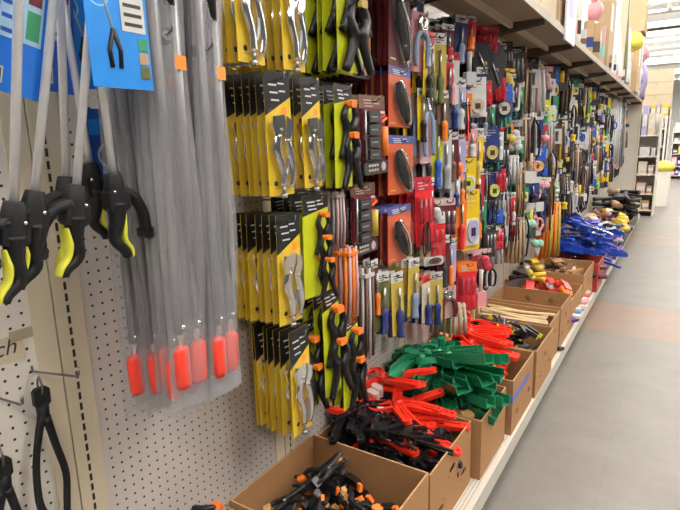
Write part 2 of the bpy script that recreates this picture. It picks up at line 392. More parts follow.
PACKS = {}
def pack_proto(kind, w, h, ca, cb):
    """parts list [(name, mesh, label)] of a hanging article; shared by every copy"""
    key = (kind, round(w,3), round(h,2), ca, cb)
    if key in PACKS: return PACKS[key]
    A = C(ca); B = C(cb); parts = []
    def P(name, mb, label=None): parts.append((name, mb.mesh(name), label))
    if kind == 'lock':
        P('backing_card', card_mb(w, h, A, C('black'), .27, .05, WHT, STK))
        T = Matrix.Translation((0.006, -.092, 0)) @ Matrix.Diagonal((1.45,1.10*h/.31,1.1,1))
        m = mb_lockpliers(w, .18); m.v = [tuple(T @ Vector(p)) for p in m.v]; P('locking_pliers', m, 'chrome locking pliers')
        P('blister', blister_mb(w*.9, h*.72, .026, CLEAR, -.075*h/.31))
        b = MB(); b.box(-w*.3, w*.3, -h*.88, -h*.876, 0, .0008, C('red')).prism(circ(-w*.22,-h*.84,.007,n=12), 0, .001, C('black')); P('printed_mark', b)
    elif kind == 'bigclamp':
        P('backing_card', card_mb(w, h, A, C('black'), .16, .02, WHT, STK))
        n = 2 if w > .14 else 3 if w > .11 else 2
        L = h*.84/(1+.55*(n-1)); dx = w*.14
        for k in range(n):
            for s in (-1, 1):
                m = MB(); clamp_arm(m, s, L, BLKP, 1.6 if w < .14 else 1.75)
                m.v = [(p[0]*(1.15 if w < .14 else 1.5)+dx*(1 if w < .14 else .4), p[1]-h*.13-k*L*.55, p[2]*.8+.016+.006*s+.008*k) for p in m.v]; P('clamp_arm', m)
            m = MB().box(-.09*L, .09*L, -.06*L, .06*L, .0, .028, B, T=Matrix.Translation((dx,-h*.13-k*L*.55,.008*k+.004)), b=.004); P('jaw_tip', m)
    elif kind == 'bitset':
        P('backing_card', card_mb(w, h, C('maroon'), C('brown'), .16, 0, C('rose'), None))
        m = MB(); D = C('charcoal'); tr = M('clear tray rim', (.35,.28,.25), .2, vary=.05)
        m.box(-w*.48, w*.20, -h*.74, -h*.10, 0, .012, C('maroon'))
        for k in range(4):
            y = -h*(.14+.155*k); m.box(-w*.36, w*.06, y-h*.125, y, .012, .026, D, b=.004); m.box(-w*.39, w*.09, y-h*.135, y-h*.128, .012, .020, tr)
            m.box(-w*.30, -w*.05, y-h*.07, y-h*.055, .026, .0265, C('grey'))
        m.tube([(-w*.44,-h*.12,.018),(-w*.44,-h*.72,.018)], .004, STEEL, 6)
        P('bit_tray', m)
        m = MB(); m.box(-w*.48, w*.48, -h*.92, -h*.75, 0, .014, D, b=.008)
        m.ring(circ(0,-h*.835,.001),circ(0,-h*.835,.0005),0,.001,D)
        for q in range(4): m.box(-w*.32+q*w*.10, -w*.25+q*w*.10, -h*.82, -h*.79, .014, .015, C('silver')); m.box(-w*.32+q*w*.10, -w*.25+q*w*.10, -h*.88, -h*.85, .014, .015, C('beige'))
        m.prism(circ(w*.26,-h*.83,.016,n=8), .014, .0155, C('rose'))
        P('emblem_plate', m)
        m = MB(); m.tube([(w*.33,-h*.32,.012),(w*.33,-h*.70,.012)], .015, B, 10)
        for q in range(3): m.box(w*.22, w*.46, -h*(.12+.09*q)-.008, -h*(.12+.09*q), 0, .004, (WHT, C('red'), C('orange'))[q], T=Matrix.Rotation(.15*q, 4, 'Z'))
        P('driver_handle', m)
    elif kind == 'knife':
        P('backing_card', card_mb(w, h, A, B, .14, .0, WHT, None))
        m = MB()
        m.tube(smooth_path([(-w*.26,-h*.18,.014),(-w*.16,-h*.42,.018),(w*.04,-h*.66,.018),(w*.22,-h*.84,.014)]), interp([.013,.029,.025,.008]), M('matte black grip',(.006,.006,.007),.6,spec=.12), 10, .5); P('tool_grip', m)
        m = MB()
        m.tube(smooth_path([(-w*.20,-h*.15,.020),(w*.02,-h*.38,.028),(w*.19,-h*.66,.028),(w*.27,-h*.86,.020)]), .0060, CHROME, 8); m.prism([(w*.10,-h*.72),(w*.26,-h*.80),(w*.34,-h*.92),(w*.20,-h*.88)], .008, .014, CHROME); m.ball((w*.16,-h*.74,.018), .007, CHROME, n=6)
        P('steel_edge', m); P('clam_case', MB().box(-w*.5,w*.5,.016-h,.0,-.020,-.002,M('dark maroon case',(.085,.010,.014),.22,spec=.3),b=.004))
        m = MB()
        for q in (-1, 1): m.box(w*(.30*q)-.02, w*(.30*q)+.02, -h*.86, -h*.84, 0, .0006, C('yellow'))
        P('printed_mark', m); P('blister', blister_mb(w*.96, h*.80, .030, CLEAR, -h*.14))
    elif kind == 'blister':
        P('backing_card', card_mb(w, h, A, B, .2, 0, WHT))
        m = MB()
        for q in range(3):
            x = (-.28+.28*q)*w; m.tube([(x,-h*.25,.012),(x,-h*.6,.012)], .05*w+.001, STEEL, 8); m.tube([(x,-h*.6,.012),(x,-h*.9,.012)], .09*w, A, 8)
        P('tool', m); P('blister', blister_mb(w*.94, h*.75, .030, REDP if ca in ('red','crimson') else CLEAR, -h*.2))
    elif kind == 'plierpack':
        P('backing_card', card_mb(w*.95, h, A, None, .2, 0, None))
        m = mb_pliers(w*1.05, h*.84, B, CHROME, .016); P('pliers', m)
    elif kind == 'slim':
        P('backing_card', card_mb(w, h, A, WHT if ca not in ('white','cream') else C('red'), .16, 0, C('charcoal')))
        m = MB(); m.tube([(0,-h*.18,.010),(0,-h*.56,.010)], min(.006,w*.13), STEEL, 8); m.tube(smooth_path([(0,-h*.52,.012),(0,-h*.60,.012),(0,-h*.78,.012),(0,-h*.95,.012)]), interp([.10*w,.26*w,.20*w,.26*w]), B, 8, .8)
        P('tool', m)
    elif kind == 'card':
        P('backing_card', card_mb(w, h, A, None, .3, 0, WHT if ca not in ('white','cream') else C('charcoal')))
        m = MB(); m.box(-w*.40, w*.40, -h*.86, -h*.42, 0, .010, C('charcoal') if ca in ('navy','blue') else WHT, b=.008); m.prism(circ(w*.02,-h*.62,w*.27,h*.17), .010, .018, B); m.ring(circ(w*.02,-h*.62,w*.30,h*.19),circ(w*.02,-h*.62,w*.27,h*.17),.010,.020,C('silver'))
        m.box(-w*.10, w*.14, -h*.70, -h*.56, .018, .0195, C('charcoal'))
        P('emblem', m)
    elif kind == 'bundle':
        m = MB(); n = 6
        rr = random.Random(len(ca)*7+int(w*1000))
        for q in range(n):
            x = (-.42+.84*q/(n-1))*w; z = .006+.010*(q % 2)
            m.tube([(x*.75,0,z),(x*.95,-h*.5,z+.004),(x,-h*(.90+.1*rr.random()),z)], w*.075, A if q % 3 else B, 6)
        P('rods', m)
        P('band', MB().box(-w*.42, w*.42, -h*.10, -h*.06, -.002, .024, B))
    elif kind == 'bag':
        P('header_card', card_mb(w, h*.22, B, None, .3, 0, None))
        m = MB(); rr = random.Random(5)
        for q in range(4): m.ball(((rr.random()-.5)*w*.5, -h*(.35+.15*q), .010), w*.22, A, sq=(1, .8, .6), n=6)
        P('contents', m); P('clear_bag', blister_mb(w, h*.8, .028, CLEAR, -h*.18))
    elif kind == 'scissors':
        m = MB()
        for s in (-1, 1):
            m.prism([(-s*.03*w,-h*.42),(s*.06*w,-h*.42),(s*.02*w,-.01),(0,-.005)], .002 if s > 0 else .004, .004 if s > 0 else .006, STEEL)
            c = (s*w*.24, -h*.74); m.tube([(c[0]+w*.19*math.cos(q*PI/6), c[1]+h*.22*math.sin(q*PI/6), .006) for q in range(13)], w*.06, A, 6)
            m.tube([(0,-h*.40,.004),(s*w*.14,-h*.56,.006)], w*.07, A, 6)
        P('scissors', m); P('backing_card', card_mb(w, h*.35, B, None, .3, 0, None))
    elif kind == 'balls':
        P('header_card', card_mb(w, h*.25, B, None, .3, 0, None))
        m = MB(); m.ball((-.22*w,-h*.42,.020), w*.27, A, n=8); m.ball((.24*w,-h*.46,.020), w*.27, C('pink') if ca in ('red','pink') else A, n=8); P('balls', m)
        m = MB(); m.tube([(-.2*w,-h*.5,.02),(0,-h*.95,.02)], w*.08, WHT, 6); m.tube([(.2*w,-h*.5,.02),(.05*w,-h,.02)], w*.08, B, 6); P('handles', m)
    elif kind == 'brush':
        m = MB(); m.tube([(0,0,.01),(0,-h*.6,.01)], w*.16, B, 8); P('handle', m)
        m = MB(); m.box(-w*.4, w*.4, -h, -h*.6, 0, .03, A, b=.006)
        P('brush_head', m)
    elif kind == 'loop':
        m = MB()
        for q in range(3):
            x = (q-1)*w*.22
            m.tube(smooth_path([(x*.2,0,.006+.006*q),(x-w*.18,-h*.3,.01),(x-w*.16,-h*.8,.01),(x,-h*(.98-.06*q),.01),(x+w*.16,-h*.8,.01),(x+w*.18,-h*.3,.01),(x*.2,0,.008)]), w*.055, A if q != 1 else B, 6)
        P('cord_coil', m)
    elif kind == 'sheath':
        m = MB(); m.prism([(-w*.3,.01),(w*.3,.01),(w*.45,-h*.35),(w*.30,-h*.8),(0,-h),(-w*.30,-h*.8),(-w*.42,-h*.3)], 0, .018, A); m.tube([(-w*.2,-h*.2,.02),(w*.2,-h*.8,.022)], .006, STEEL, 6); P('sheath', m)
        P('stud', MB().ball((w*.1,-h*.5,.02), .010, B, n=6))
    elif kind == 'openpack':
        P('backing_card', card_mb(w, h, A, C('black'), .2, 0, WHT))
        m = MB(); m.ring([(-w*.4,-h*.9),(w*.4,-h*.9),(w*.4,-h*.3),(-w*.4,-h*.3)],[(-w*.2,-h*.8),(w*.2,-h*.8),(w*.2,-h*.4),(-w*.2,-h*.4)],0,.02,B); P('tool', m)
    PACKS[key] = parts
    return parts
CAT = dict(lock='locking pliers pack', bigclamp='clamp pack', bitset='bit set', knife='knife pack', blister='tool pack', plierpack='pliers pack', slim='tool pack', card='carded pack', bundle='rod bundle', bag='bagged goods', scissors='scissors', balls='massage balls', brush='brush', loop='cord', sheath='sheath', openpack='tool pack')
NAME = dict(lock='locking_pliers_pack', bigclamp='clamp_pack', bitset='bit_set', knife='folding_tool_pack', blister='blister_pack', plierpack='pliers_pack', slim='carded_tool', card='carded_pack', bundle='rod_bundle', bag='bagged_goods', scissors='scissors', balls='ball_pack', brush='brush', loop='cord_coil_pack', sheath='tool_sheath', openpack='carded_tool')
ORD = ['front','second','third','fourth','fifth','sixth','seventh','eighth','ninth','tenth']
SPC = dict(lock=.0245, bigclamp=.036, bitset=.030, knife=.032, blister=.034, plierpack=.036, slim=.030, card=.026, bundle=.030, bag=.032, scissors=.030, balls=.06, brush=.04, loop=.03, sheath=.035, openpack=.03)
hook_mesh = {}
def hook(y, z, L, label, group=None):
    k = round(L, 2)
    if k not in hook_mesh:
        m = MB(); m.tube([(0,.012,0),(0,-.002,.0),(0,0,.008),(0,0,L-.01),(0,.004,L),(0,.018,L+.004)], .0026, DKSTEEL, 6)
        hook_mesh[k] = m.mesh('peg_hook')
    o = bpy.data.objects.new('peg_hook', hook_mesh[k]); COL.objects.link(o); o.location = (.002, y, z); o.rotation_euler = HANG
    return tag(o, label, 'hook', group)
def hang(kind, y, zt, w, h, ca, cb, n, desc, where, xf=.20, detail=True, jit=1., price=False, step=None, hk=True, turn=0.):
    """n copies of one article on one hook, front one at distance xf from the board"""
    parts = pack_proto(kind, w, h, ca, cb)
    zh = Z0+zt-.018
    sp = step or SPC[kind]
    for k in range(n):
        x = xf-sp*k-(R.random()*.004 if k else 0)
        if x < .008: break
        root = empty(NAME[kind], (x, y+(R.random()-.5)*.012*jit*(k > 0), zh))
        root.rotation_euler = (PI/2, (R.random()-.5)*.05*jit, PI/2-turn+(R.random()-.5)*(.10 if k == 0 else .26)*jit)
        for (pn, me, lb) in parts:
            if k and not detail and pn in ('printed_mark',): continue
            o = bpy.data.objects.new(pn, me); COL.objects.link(o); o.parent = root
            if lb: o['label'] = lb
        lab = ('%s, front one, %s' % (desc, where)) if (k == 0 and n > 1) else (('%s, %s' % (desc, where)) if n == 1 else '%s, %s one, %s' % (desc, ORD[k], where))
        tag(root, lab, CAT[kind], '%s, %s' % (desc, where) if n > 1 else None)
    if hk: hook(y, zh-.002, xf+.02, 'peg hook carrying the %s, %s' % (desc, where))

# ------------------------------------------------------------------ near goods: yellow locking pliers packs
LK = 'locking pliers on yellow card'
hang('lock', .990, .512, .098, .312, 'yellow','silver', 7, LK, 'top row, left hook', .205)
hang('lock', 1.155, .512, .098, .312, 'yellow','silver', 7, LK, 'top row, right hook', .205)
hang('lock', 1.078, .190, .098, .312, 'yellow','silver', 7, LK, 'second row, left hook', .205)
hang('lock', 1.222, .188, .092, .300, 'yellow','silver', 6, LK, 'second row, right hook', .205)
hang('lock', 1.098, -.175, .098, .305, 'yellow','silver', 7, LK, 'third row', .205)
hang('lock', 1.124, -.508, .096, .325, 'yellow','silver', 7, LK, 'bottom row', .205)
# bent-nose pliers hanging bare of card among the bottom row
# spring clamps on lime card
CL = 'black spring clamp on lime card'
hang('bigclamp', 1.452, .60, .150, .375, 'lime','gold', 5, CL, 'top row', .20)
hang('bigclamp', 1.400, .186, .100, .312, 'lime','orange', 4, CL, 'second row', .20)
hang('bigclamp', 1.228, -.135, .120, .300, 'lime','orange', 4, CL, 'third row', .205)
hang('bigclamp', 1.275, -.428, .086, .345, 'lime','orange', 3, CL, 'bottom row, middle', .215)
hang('bigclamp', 1.405, -.545, .100, .330, 'lime','orange', 4, CL, 'bottom row, right', .205)
hang('bigclamp', 1.215, -.520, .070, .30, 'lime','orange', 3, CL, 'bottom row, left', .165)
# bit sets
BS = 'black bit set on maroon card'
hang('bitset', 1.580, .165, .185, .262, 'maroon','orange', 4, BS, 'second row', .20)
hang('bitset', 1.555, -.125, .170, .245, 'maroon','gold', 4, BS, 'third row', .175)
hang('bitset', 1.60, .52, .15, .30, 'maroon','orange', 4, 'dark maroon tool pack', 'top row', .13)
# file / rod packs
hang('bundle', 1.405, -.300, .075, .265, 'rose','orange', 4, 'orange and grey rod pack', 'below the bit sets', .20)
hang('bundle', 1.385, -.120, .060, .190, 'rose','grey', 3, 'pink and grey rod pack', 'beside third row clamps', .17)
hang('bundle', 1.530, -.395, .070, .340, 'brown','silver', 4, 'brown drill rod pack', 'above the heap', .19)
hang('slim', 1.600, -.40, .05, .20, 'maroon','orange', 2, 'orange plug tool card', 'above the heap', .19)
# folding knives on orange card
KN = 'black folding tool on orange card'
for r, (y, zt, h, w) in enumerate([(1.790, .560, .285, .170), (1.790, .275, .210, .180), (1.800, .035, .215, .195), (1.785, -.225, .215, .195)]):
    hang('knife', y, zt, w, h, 'maroon' if r == 0 else 'rust', 'rose' if r == 0 else 'header', 5, KN if r else 'black folding tool on maroon card', ['top row','second row','third row','fourth row'][r], .20)

# ------------------------------------------------------------------ goods from the knives to the end of the gondola
# (kind, y, top, width, length, colour, second colour, copies, description)
ITEMS = [
 ('plierpack', 1.963, 0.495, 0.130, 0.218, 'pink', 'steelblue', 4, 'steel slip pliers'),
 ('plierpack', 2.017, 0.221, 0.140, 0.296, 'rose', 'steelblue', 4, 'grey-blue pliers pack'),
 ('blister', 2.003, -0.131, 0.173, 0.285, 'red', 'crimson', 5, 'red blister pack'),
 ('slim', 2.062, 0.439, 0.091, 0.261, 'cream', 'olive', 4, 'olive driver with beige header'),
 ('slim', 2.156, 0.450, 0.098, 0.279, 'gold', 'olive', 4, 'olive driver with gold header'),
 ('slim', 2.252, 0.501, 0.092, 0.145, 'maroon', 'crimson', 4, 'maroon carded tool'),
 ('slim', 2.307, 0.395, 0.097, 0.220, 'white', 'pink', 3, 'white card with pink tool'),
 ('slim', 2.410, 0.565, 0.115, 0.200, 'navy', 'steelblue', 4, 'navy blue long card'),
 ('slim', 2.527, 0.582, 0.138, 0.141, 'red', 'orange', 4, 'red and orange card'),
 ('brush', 2.511, 0.439, 0.070, 0.153, 'silver', 'white', 1, 'thin silver hook tool'),
 ('sheath', 2.699, 0.492, 0.311, 0.171, 'black', 'gold', 4, 'black sheath with gold stud'),
 ('sheath', 2.901, 0.511, 0.352, 0.233, 'charcoal', 'grey', 4, 'charcoal glove-like sheath'),
 ('blister', 2.817, 0.586, 0.149, 0.116, 'crimson', 'red', 3, 'small red blister pack'),
 ('slim', 2.325, 0.279, 0.087, 0.208, 'steelblue', 'navy', 3, 'steel blue carded tool'),
 ('slim', 2.414, 0.291, 0.092, 0.219, 'lavender', 'white', 3, 'lavender carded tool'),
 ('slim', 2.498, 0.276, 0.098, 0.259, 'orange', 'crimson', 3, 'orange-red carded tool'),
 ('card', 2.623, 0.319, 0.150, 0.191, 'white', 'beige', 2, 'white card with beige emblem'),
 ('blister', 2.762, 0.317, 0.147, 0.124, 'red', 'crimson', 3, 'red blister pack'),
 ('card', 3.091, 0.324, 0.397, 0.186, 'blue', 'cream', 4, 'dark blue card with round emblem'),
 ('bag', 3.132, 0.415, 0.241, 0.087, 'gold', 'yellow', 2, 'gold bag'),
 ('slim', 3.384, 0.383, 0.161, 0.188, 'white', 'silver', 3, 'white narrow card'),
 ('slim', 2.146, 0.101, 0.111, 0.279, 'lime', 'blue', 3, 'blue-handled tool with lime header'),
 ('slim', 2.239, 0.061, 0.096, 0.255, 'silver', 'grey', 3, 'grey carded tool'),
 ('slim', 2.312, 0.053, 0.087, 0.216, 'maroon', 'brown', 3, 'dark maroon carded tool'),
 ('slim', 2.403, 0.044, 0.107, 0.214, 'lavender', 'orange', 3, 'lavender and orange card'),
 ('card', 2.519, -0.070, 0.130, 0.166, 'yellow', 'lime', 3, 'yellow card'),
 ('slim', 2.695, 0.076, 0.112, 0.285, 'yellow', 'gold', 3, 'bright yellow carded tool'),
 ('slim', 2.580, 0.094, 0.119, 0.150, 'pink', 'white', 3, 'pink and white card'),
 ('card', 2.893, 0.090, 0.361, 0.198, 'navy', 'gold', 4, 'navy card with gold mark'),
 ('card', 2.973, -0.128, 0.384, 0.192, 'navy', 'lime', 4, 'navy card with lime emblem'),
 ('slim', 3.062, 0.087, 0.099, 0.174, 'white', 'white', 1, 'white stick tool'),
 ('balls', 3.180, 0.106, 0.210, 0.150, 'gold', 'orange', 1, 'golden ball pack'),
 ('bag', 3.354, 0.134, 0.277, 0.181, 'silver', 'grey', 4, 'silver clear bag'),
 ('bundle', 3.339, -0.059, 0.186, 0.185, 'silver', 'white', 3, 'silver rod bundle'),
 ('bundle', 3.571, 0.479, 0.353, 0.289, 'brown', 'tan', 5, 'brown rod bundle'),
 ('bundle', 3.839, 0.508, 0.200, 0.307, 'white', 'rose', 3, 'white rod bundle'),
 ('bundle', 3.574, 0.190, 0.283, 0.306, 'brown', 'beige', 5, 'brown rod bundle'),
 ('bundle', 3.760, 0.211, 0.169, 0.319, 'cream', 'white', 2, 'cream rod bundle'),
 ('bundle', 3.508, -0.145, 0.203, 0.327, 'brown', 'tan', 4, 'brown rod bundle'),
 ('bundle', 3.564, -0.479, 0.213, 0.323, 'tan', 'beige', 3, 'tan rod bundle'),
 ('balls', 4.097, 0.112, 0.523, 0.158, 'red', 'crimson', 3, 'red ball pack'),
 ('blister', 2.275, -0.243, 0.251, 0.167, 'maroon', 'rose', 5, 'maroon tube pack'),
 ('slim', 2.462, -0.221, 0.128, 0.288, 'orange', 'red', 3, 'orange carded tool'),
 ('card', 2.596, -0.232, 0.155, 0.312, 'yellow', 'lavender', 4, 'yellow card with purple emblem'),
 ('bag', 2.120, -0.237, 0.101, 0.079, 'silver', 'cream', 2, 'clear cup pack'),
 ('blister', 2.135, -0.309, 0.103, 0.180, 'red', 'white', 3, 'red pack with white print'),
 ('card', 2.104, -0.428, 0.146, 0.090, 'tan', 'brown', 3, 'brown card'),
 ('slim', 2.234, -0.409, 0.086, 0.237, 'maroon', 'charcoal', 5, 'maroon carded tool'),
 ('slim', 2.323, -0.437, 0.092, 0.216, 'lavender', 'orange', 3, 'lavender-handled tool'),
 ('blister', 2.576, -0.604, 0.252, 0.261, 'red', 'orange', 5, 'bright red bagged pack'),
 ('brush', 2.793, -0.670, 0.108, 0.209, 'pink', 'white', 2, 'pink and white brush'),
 ('card', 3.041, -0.385, 0.345, 0.178, 'blue', 'cream', 5, 'blue card with white teeth'),
 ('bundle', 3.039, -0.551, 0.492, 0.145, 'silver', 'grey', 4, 'silver comb-like bundle'),
 ('loop', 2.937, -0.688, 0.234, 0.132, 'black', 'silver', 3, 'black coil'),
 ('bag', 2.815, -0.583, 0.180, 0.103, 'crimson', 'rose', 3, 'crimson bag'),
 ('bundle', 3.125, -0.264, 0.420, 0.131, 'grey', 'silver', 4, 'grey comb-like bundle'),
 ('balls', 3.824, -0.489, 0.419, 0.144, 'mint', 'green', 1, 'mint ball pack'),
 ('balls', 4.112, -0.661, 0.411, 0.188, 'mint', 'silver', 1, 'mint and silver balls'),
 ('bag', 4.158, 0.536, 0.394, 0.153, 'rose', 'pink', 3, 'rose coloured bag'),
 ('scissors', 4.137, 0.353, 0.394, 0.155, 'white', 'charcoal', 3, 'white handled scissors'),
 ('brush', 4.410, 0.387, 0.293, 0.164, 'white', 'black', 2, 'white and black brush'),
 ('bundle', 4.693, 0.594, 0.408, 0.359, 'brown', 'black', 4, 'brown cord bundle'),
 ('slim', 5.204, 0.496, 0.394, 0.207, 'yellow', 'white', 2, 'yellow and white card'),
 ('openpack', 5.722, 0.594, 0.701, 0.243, 'silver', 'charcoal', 3, 'silver framed pack'),
 ('blister', 6.771, 0.602, 0.557, 0.241, 'blue', 'navy', 3, 'blue pack'),
 ('bundle', 4.733, 0.172, 0.338, 0.327, 'brown', 'gold', 4, 'brown and gold rods'),
 ('card', 5.585, 0.214, 0.796, 0.245, 'white', 'silver', 2, 'white emblem card'),
 ('openpack', 5.115, -0.106, 0.538, 0.187, 'yellow', 'black', 2, 'yellow-carded black cutter'),
 ('bag', 5.738, -0.329, 1.225, 0.242, 'white', 'silver', 2, 'large white bag'),
 ('balls', 4.214, -0.197, 0.560, 0.244, 'pink', 'blue', 3, 'pink ball pack with blue header'),
 ('card', 7.488, 0.125, 0.879, 0.248, 'lime', 'green', 3, 'lime card'),
 ('card', 7.725, -0.077, 1.042, 0.311, 'sky', 'lime', 3, 'sky blue card'),
 ('bundle', 4.741, -0.493, 0.615, 0.500, 'gold', 'orange', 4, 'golden yellow tool bundle'),
 ('slim', 4.705, -0.154, 0.254, 0.335, 'yellow', 'gold', 3, 'yellow stick card'),
 ('bundle', 8.775, 0.606, 1.180, 1.017, 'silver', 'white', 3, 'long silver tube bundle'),
 ('bundle', 9.477, 0.650, 0.907, 1.094, 'grey', 'white', 2, 'long grey tube bundle'),
 ('slim', 1.645, -0.455, 0.094, 0.225, 'olive', 'navy', 3, 'navy driver with olive header'),
 ('slim', 1.761, -0.480, 0.104, 0.258, 'gold', 'navy', 3, 'navy driver with gold header'),
 ('slim', 1.918, -0.455, 0.118, 0.245, 'gold', 'steelblue', 3, 'blue-grey driver'),
 ('slim', 2.043, -0.555, 0.109, 0.215, 'cream', 'navy', 4, 'navy driver with cream header'),
 ('slim', 2.156, -0.566, 0.106, 0.238, 'gold', 'navy', 3, 'gold-headed navy driver'),
 ('plierpack', 2.294, -0.665, 0.131, 0.161, 'rose', 'maroon', 3, 'maroon pliers pack'),
 ('bundle', 2.421, -0.769, 0.144, 0.170, 'cream', 'beige', 3, 'cream rod bundle'),
]

def rowname(zt): return ['top row','second row','third row','fourth row','fifth row','bottom row'][0 if zt > .40 else 1 if zt > .16 else 2 if zt > -.07 else 3 if zt > -.30 else 4 if zt > -.50 else 5]
def bandname(y): return ('green clamps','dark-handled tools','wooden handles','brown tray box','blue tools','bagged gloves','black bundles','far panel')[0 if y < 2.5 else 1 if y < 3.1 else 2 if y < 3.75 else 3 if y < 5.1 else 4 if y < 6.4 else 5 if y < 8 else 6 if y < 9.6 else 7]
# the far stretch is packed with mixed goods hook by hook
rr = random.Random(4)
FAR = [('slim','black','yellow'),('slim','charcoal','black'),('slim','charcoal','red'),('slim','black','silver'),('loop','black','charcoal'),('bundle','charcoal','brown'),('slim','navy','black'),('bag','silver','white'),('bag','mint','blue'),('scissors','black','silver'),('scissors','pink','white'),('scissors','blue','white'),('card','white','pink'),('card','blue','yellow'),
       ('brush','white','beige'),('brush','charcoal','yellow'),('loop','black','white'),('loop','silver','white'),('loop','black','grey'),('bundle','brown','beige'),('bundle','grey','white'),('bundle','black','brown'),('slim','yellow','black'),('slim','lime','green'),('bag','lavender','black'),('bag','white','silver'),('openpack','charcoal','silver'),('card','green','lime'),('slim','navy','silver'),('loop','brown','black')]
CAP = dict(plierpack=.10, card=.125, openpack=.11, blister=.11, slim=.070, bundle=.105, scissors=.11, brush=.07, loop=.12)
ITEMS = [(k, y, zt, min(w, CAP.get(k, .145)*(1 if y < 3.8 or k != 'bundle' else 1.5 if y < 8 else 2.6)*(.8 if k == 'balls' else 1)), h, ca, cb, n if n < 3 else n+(1 if y < 2.6 else 0), d) for (k, y, zt, w, h, ca, cb, n, d) in ITEMS]
NEAR = [('slim','maroon','black'),('slim','navy','silver'),('slim','crimson','charcoal'),('slim','charcoal','steelblue'),('slim','brown','orange'),('bundle','black','charcoal'),('bundle','maroon','grey'),('blister','charcoal','black'),('slim','yellow','black'),('slim','red','white'),('loop','black','charcoal'),('slim','white','navy'),('blister','crimson','black'),('slim','silver','charcoal'),('slim','green','black')]
def at_taken(y, z): return any(abs(q[1]-y) < .05 and q[2]+.03 > z-.10 > q[2]-q[4]-.01 for q in ITEMS[:NEXP])
NEXP = len(ITEMS)
y = 1.98
while y < 3.56:
    for z in (.56, .38, .21, .04, -.13, -.30, -.46):
        if z < -.4 and y < 2.9: continue
        if not at_taken(y, z) or rr.random() < .25:
            k, ca, cb = rr.choice(NEAR)
            ITEMS.append((k, y+(rr.random()-.5)*.03, z+(rr.random()-.5)*.03, .06 if k != 'blister' else .09, .15+.05*int(rr.random()*2), ca, cb, 3, None))
    y += .088
y = 3.56
while y < 10.7:
    rowz = [.55, .36, .17, -.04, -.25, -.45]
    for ri, z in enumerate(rowz):
        if ri == 5 and rr.random() < .25: continue
        if y > 8.4 and ri == 5: continue
        k, ca, cb = FAR[int(rr.random()*len(FAR))]
        if k in ('bundle','loop') : h = .24+rr.random()*.12
        else: h = .15+rr.random()*.08
        w = .07+rr.random()*.09
        w = round(w/.03)*.03; h = round(h/.05)*.05
        ITEMS.append((k, y+(rr.random()-.5)*.06, z+(rr.random()-.5)*.04, w, h, ca, cb, 3 if y < 5.2 else 2 if y < 7.5 else 1, None))
    y += .155
for i, (x0, y1) in enumerate([(0,0)]): pass
NOUN = dict(blister='blister pack', plierpack='pliers pack', slim='carded tool', card='carded pack', bundle='rod bundle', bag='clear bag', scissors='scissors', balls='ball pack', brush='brush', loop='cord coil', sheath='sheath', openpack='carded cutter')
cells = {}
for it in ITEMS: cells.setdefault((rowname(it[2]), bandname(it[1])), []).append(it)
N2 = ['first','second','third','fourth','fifth','sixth','seventh','eighth','ninth','tenth','eleventh','twelfth','thirteenth','fourteenth','fifteenth','sixteenth','seventeenth','eighteenth','nineteenth','twentieth']
for (rn, bn), L in cells.items():
    L.sort(key=lambda q: q[1])
    for i, it in enumerate(L):
        k, yy, zt, w, h, ca, cb, n, desc = it
        d = desc or ('%s %s' % (ca, NOUN[k]))
        ww = '%s, %s over %s' % (rn, N2[min(i, 19)], bn)
        hang(k, yy, zt, w, h, ca, cb, n, d, ww, .20 if desc else .17+rr.random()*.05, jit=1.6, step=.045 if not desc else None, hk=yy < 3.4, turn=(.45 if yy > 2.1 else 0)+rr.random()*.35)

# ------------------------------------------------------------------ grey tube sleeves with red tips
def sleeve():
    t = empty('tool_sleeve'); H = .72
    L = .98
    for s in (-1, 1):
        m = MB(); x = s*.020
        m.tube([(x,.22,0),(x,-.57,0)], .0095, M('grey tube', (.30,.29,.30), .3, .3), 8).obj('grey_tube', t)
        m = MB(); m.tube([(x*.9,-.53,0),(x*.9,-.57,0),(x*.9,-.61,0)], [.006,.009,.006], CHROME, 8); m.ball((x*.9,-.555,.010), .0055, CHROME, n=6); m.obj('chrome_fitting', t)
        m = MB(); m.tube([(x,-.595,0),(x,-.605,0),(x*.9,-.675,0),(x*.85,-.685,0)], [.010,.019,.018,.014], M('red tip plastic', (.85,.055,.03), .35), 8, .6).obj('red_tip', t)
    MB().tube([(0,.30,.004),(.004,.16,.006),(.010,.04,.004)], [.008,.018,.012], BLKP, 8, .6).obj('black_grip', t)
    m = MB(); nz = 26; na = 16; vs = []; fs = []
    q = random.Random(3); ph = [q.random()*6 for _ in range(5)]
    for i in range(nz+1):
        v = i/nz; yy = .34-v*1.07
        w = .046+.004*math.sin(v*9+ph[0])+(.008*max(0, v-.85)/.15)
        for j in range(na):
            a = 2*PI*j/na
            d = .012*abs(math.sin(a))*(1+.5*math.sin(3*a+v*14+ph[1]))*(1-.8*max(0, (v-.93)/.07))
            vs.append((w*math.cos(a), yy+.004*math.sin(a*3+ph[2])*(v > .95), (d if math.sin(a) >= 0 else -d)+.004*math.sin(v*11+ph[3]+2*math.cos(a)*2)))
    for i in range(nz): fs += [(i*na+j, i*na+(j+1)%na, (i+1)*na+(j+1)%na, (i+1)*na+j) for j in range(na)]
    m.add(vs, fs, BAGP, True).obj('clear_sleeve', t)
    MB().box(.005, .030, -.07, -.045, .014, .0145, STK).obj('price_sticker', t)
    return t
sl = None
